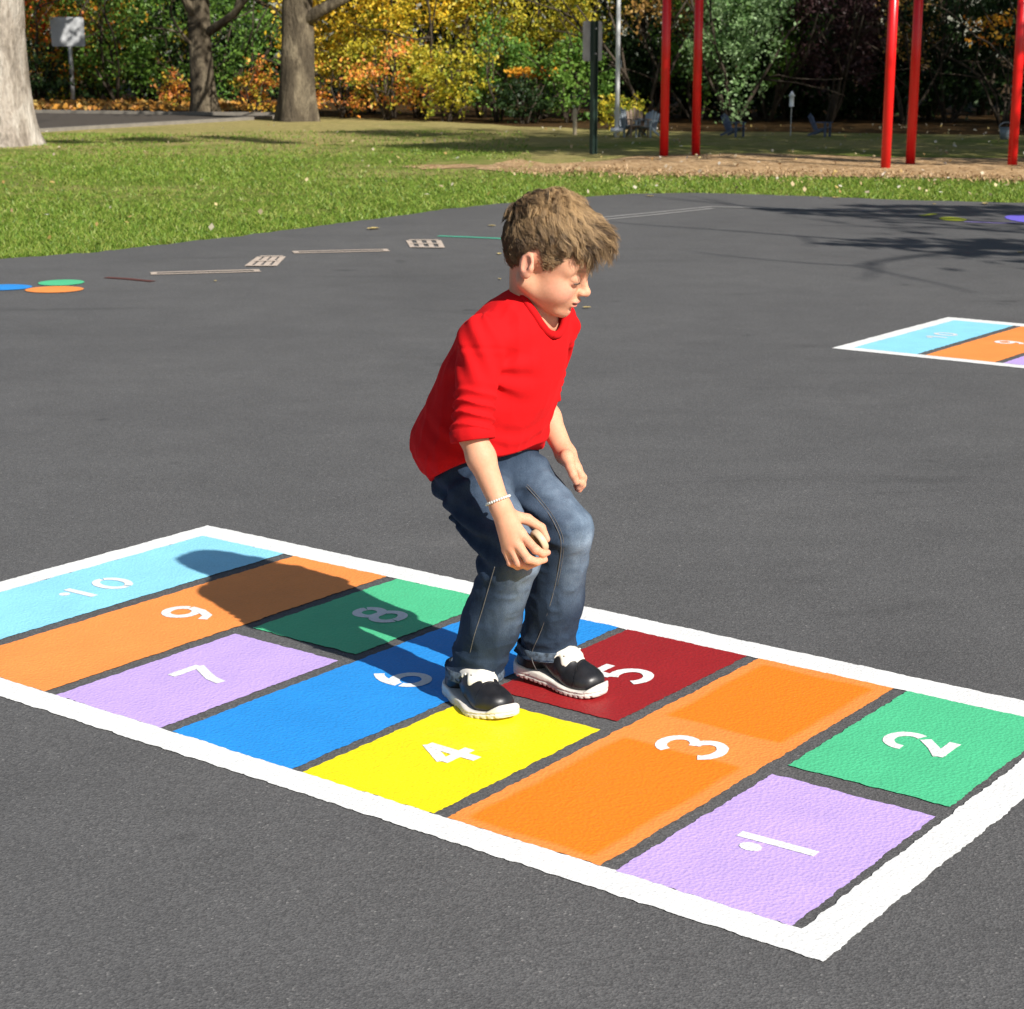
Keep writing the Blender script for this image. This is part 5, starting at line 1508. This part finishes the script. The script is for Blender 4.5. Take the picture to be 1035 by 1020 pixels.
        C.append((cc[:, None, None, :] * np.linspace(.85, 1.12, SEG + 1)[None, :, None, None] * np.ones((1, 1, 3, 1))).reshape(-1, 3))
    return from_head(np.concatenate(V)), np.concatenate(F).astype(np.int32), np.concatenate(C)
Vh, Fh, Ch = make_hair()
cap_col = np.tile(A3((.085, .052, .027)), (len(Vc), 1)) * (1 + .35 * vnoise(to_head(Vc), 90, 63))[:, None]
hv = np.concatenate([Vc, Vh]); hf_ = np.concatenate([Fc, Fh + len(Vc)]); hc = np.concatenate([cap_col, Ch])
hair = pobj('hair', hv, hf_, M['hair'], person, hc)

# eyelashes: one soft dark arc along each lowered lid
M['lash'] = simple_mat('eyelash', (.055, .034, .022), .7, .1, 50)
for sy in (-1, 1):
    pts = [from_head((.0715 + .0150 * math.cos(a) * .985, sy * (.030 + .0150 * math.sin(a)), -.0066 - .0024 * math.sin(a * 1.1 + .4) ** 2)) for a in np.linspace(-.75, 1.15, 12)]
    mb = MB(); mb.tube([tuple(p - PO) for p in pts], [.0003, .0006, .0008] + [.0010] * 6 + [.0009, .0007, .0003], 6); mb.obj('eyelash', M['lash'], person, True)

# ---------------------------------------------------------------- shoes
M['leather'] = simple_mat('black_leather', (.012, .012, .014), .40, .3, 60, .001, 0, .5)
M['white_leather'] = simple_mat('white_leather', (.66, .62, .55), .6, .08, 90, .0006)
M['sole'] = simple_mat('white_rubber', (.64, .60, .54), .6, .10, 60, .0006)
M['lace'] = simple_mat('white_lace', (.72, .70, .66), .8, .08, 300)
def shoe(heel, yaw, pitch, roll, mir, label):
    """local x towards the toe, y to the shoe's outer side (mir flips), z up; heel at the origin"""
    R = np.array((Matrix.Rotation(yaw, 3, 'Z') @ Matrix.Rotation(pitch, 3, 'Y') @ Matrix.Rotation(roll, 3, 'X')))
    heel = A3(heel)
    def loc(P):
        q = (P - heel) @ R; q = q.copy(); q[:, 1] *= mir; return q
    def plan(q, gr=0.0):
        p2 = np.stack([q[:, 0], q[:, 1], np.zeros(len(q))], 1)
        d = rcone(p2, (.034, 0, 0), (.085, .004, 0), .033, .032)
        d = smin(d, rcone(p2, (.085, .004, 0), (.150, .002, 0), .032, .0415), .02)
        d = smin(d, rcone(p2, (.150, .002, 0), (.186, -.008, 0), .0415, .035), .02)
        return d - gr
    def spring(x): return .010 * np.clip((x - .15) / .07, 0, 1) ** 2 + .004 * np.clip((.03 - x) / .03, 0, 1) ** 2
    def sole_(P):
        q = loc(P); sp = spring(q[:, 0]); z = q[:, 2] - sp
        topz = .0175 + .009 * np.clip((.05 - q[:, 0]) / .05, 0, 1) + .006 * np.sin(np.clip(q[:, 0] / .12, 0, 1) * PI) - .003 * np.clip((q[:, 0] - .12) / .06, 0, 1) + .012 * np.clip((q[:, 0] - .196) / .02, 0, 1)
        d = smax(plan(q, .0035 - .10 * np.abs(z - .012)), np.maximum(-z, z - topz), .004)
        grv = np.abs(z - .010) - .0010
        d = smax(d, -smax(grv, -(plan(q, .0035) + .003), .001), .001)
        tread = np.abs(np.mod(q[:, 0], .012) - .006) - .0018
        d = smax(d, -np.maximum(np.maximum(tread, z - .005), -(plan(q) + .004)), .001)
        return d
    def upper_(P):
        q = loc(P); z = q[:, 2] - spring(q[:, 0]); Q = np.stack([q[:, 0], q[:, 1], z], 1)
        d = rcone(Q, (.036, 0, .03), (.044, 0, .058), .033, .030)
        d = smin(d, rcone(Q, (.060, 0, .068), (.120, .002, .048), .031, .033), .015)
        d = smin(d, rcone(Q, (.120, .002, .043), (.160, .000, .028), .034, .030), .015)
        d = smin(d, ell(Q, (.164, -.003, .024), (.047, .0395, .028)), .014)
        d = smax(d, plan(q, -.001), .006)
        d = smax(d, .014 - z, .002)
        d = d - .0010 * vnoise(Q, 70, 71)
        d = smax(d, -smax(rcone(Q, (.045, 0, .055), (.045, 0, .13), .022, .025), .062 - z, .002), .003)
        return d
    def vamp_(P):
        q = loc(P); z = q[:, 2]
        d = upper_(P) - .0022
        wid = np.interp(q[:, 0], [.05, .08, .115, .142, .152], [.038, .038, .034, .027, .018])
        sc_ = .005 * np.cos(q[:, 0] * 2 * PI / .034)
        reg = np.maximum(np.abs(q[:, 1] - .001) - wid - sc_, np.maximum(np.maximum(.055 - q[:, 0], q[:, 0] - .156), (.0735 - .35 * (q[:, 0] - .08) - q[:, 2]) * .9))
        return smax(d, reg, .0025)
    def cap_(P):
        q = loc(P); d = upper_(P) - .0014
        return smax(d, smax((.158 + .25 * q[:, 1] ** 2 / .04 - q[:, 0]), (.020 - q[:, 2]), .001), .002)
    lo = heel + (A3((.11, 0, .05))) @ R.T - .16; hi = lo + .32
    V, F = mesh_sdf(upper_, lo, hi, .0024)
    up_ = pobj('shoe', V, F, M['leather'], person); up_['label'] = label
    for nm, fn, mt, hh in (('sole', sole_, 'sole', .0019), ('tongue', vamp_, 'white_leather', .0019), ('toe_cap', cap_, 'leather', .0024)):
        V, F = mesh_sdf(fn, lo, hi, hh); pobj(nm, V, F, M[mt], up_)
    def out(l):
        l = A3(l); l[1] *= mir; return heel + R @ l
    for k in range(4):
        x = .086 + k * .015; c = [out((x + .003 * (1 if i % 2 else -1) * 0, y, .12)) for i, y in enumerate(np.linspace(-.022, .022, 9))]
        c, _ = project(lambda P: vamp_(P) , np.array([out((x, y, .075 - .14 * (x - .086))) for y in np.linspace(-.021, .021, 9)]), 6, .0016)
        mb = MB(); mb.tube([tuple(p - PO) for p in c], .0020, 6); mb.obj('lace', M['lace'], up_, True)
    return up_
hR = A3(ground_at(457, 697)); dR = A3((math.cos(math.radians(-61)), math.sin(math.radians(-61)), 0))
hL = A3(ground_at(523, 683)); dL = A3((math.cos(math.radians(-38)), math.sin(math.radians(-38)), 0))
print('shoe lengths', np.linalg.norm(dR), np.linalg.norm(dL))
shoe(hR + A3((0, 0, .001)), math.atan2(dR[1], dR[0]), math.radians(0.0), 0, -1, 'black and white shoe on the yellow square, nearer the viewer')
shoe(hL + A3((0, 0, .014)), math.atan2(dL[1], dL[0]), math.radians(4.0), 0, 1, 'black and white shoe on the dark red square, heel slightly raised')

# ---------------------------------------------------------------- bracelet and the ring he holds
wc = J['wrR'] + (J['elR'] - J['wrR']) * .06; wax = nrm(J['wrR'] - J['elR'])
rg = ring_at(wc, wax, body_sdf, .0012, 48)
for _ in range(2): rg = (np.roll(rg, 1, 0) + 2 * rg + np.roll(rg, -1, 0)) / 4
M['beads'] = simple_mat('pale_beads', (.62, .64, .58), .35, .35, 300)
br = empty('bracelet', (0, 0, 0)); br.parent = person
mb = MB(); mb.tube([tuple(p - PO) for p in rg] + [tuple(rg[0] - PO)], .0012, 6, cap=False); mb.obj('cord', M['thread'], br, True)
per = np.linalg.norm(np.roll(rg, -1, 0) - rg, axis=1).sum(); nb_ = int(per / .0048)
ii = np.linspace(0, len(rg), nb_, endpoint=False)
mb = MB()
for k, t in enumerate(ii):
    p = rg[int(t) % len(rg)] + (rg[(int(t) + 1) % len(rg)] - rg[int(t) % len(rg)]) * (t % 1) - PO
    tang = nrm(rg[(int(t) + 1) % len(rg)] - rg[int(t) % len(rg)])
    q = [tuple(p + tang * x) for x in (-.0026, -.0016, 0, .0016, .0026)]
    mb.tube(q, [.0006, .0022, .0029, .0022, .0006], 7)
mb.obj('bead', M['beads'], br, True)['kind'] = 'stuff'
# beige ring-shaped disc between thumb and fingers
M['puck'] = simple_mat('beige_plastic', (.50, .42, .27), .5, .1, 60)
M['puck_in'] = simple_mat('brown_cork', (.24, .15, .07), .7, .2, 120)
pc = T(545.2, 546.5, 3.318)
pn = nrm((-.74, -.36, -.42)); pz = Vector(pn).to_track_quat('Z', 'Y')
pk = empty('ring_disc', pc); pk.rotation_mode = 'QUATERNION'; pk.rotation_quaternion = pz
tag(pk, 'beige ring-shaped disc with brown middle held in the boy\'s right hand', 'disc')
def lathe(name, prof, mat, parent, n=40):
    vs_ = []; m_ = len(prof)
    for k in range(n):
        a = 2 * PI * k / n; vs_ += [(r * math.cos(a), r * math.sin(a), z) for r, z in prof]
    fs = [(k * m_ + i, ((k + 1) % n) * m_ + i, ((k + 1) % n) * m_ + (i + 1) % m_, k * m_ + (i + 1) % m_) for k in range(n) for i in range(m_)]
    return mesh_obj(name, vs_, fs, mat, parent, True)
lathe('rim', [(.0165, .004), (.0170, .0060), (.0200, .0066), (.0222, .0050), (.0226, 0), (.0222, -.0050), (.0200, -.0066), (.0170, -.0060), (.0165, -.004)], M['puck'], pk)
lathe('middle', [(.0001, .0015), (.0163, .0015), (.0163, -.0015), (.0001, -.0015)], M['puck_in'], pk)
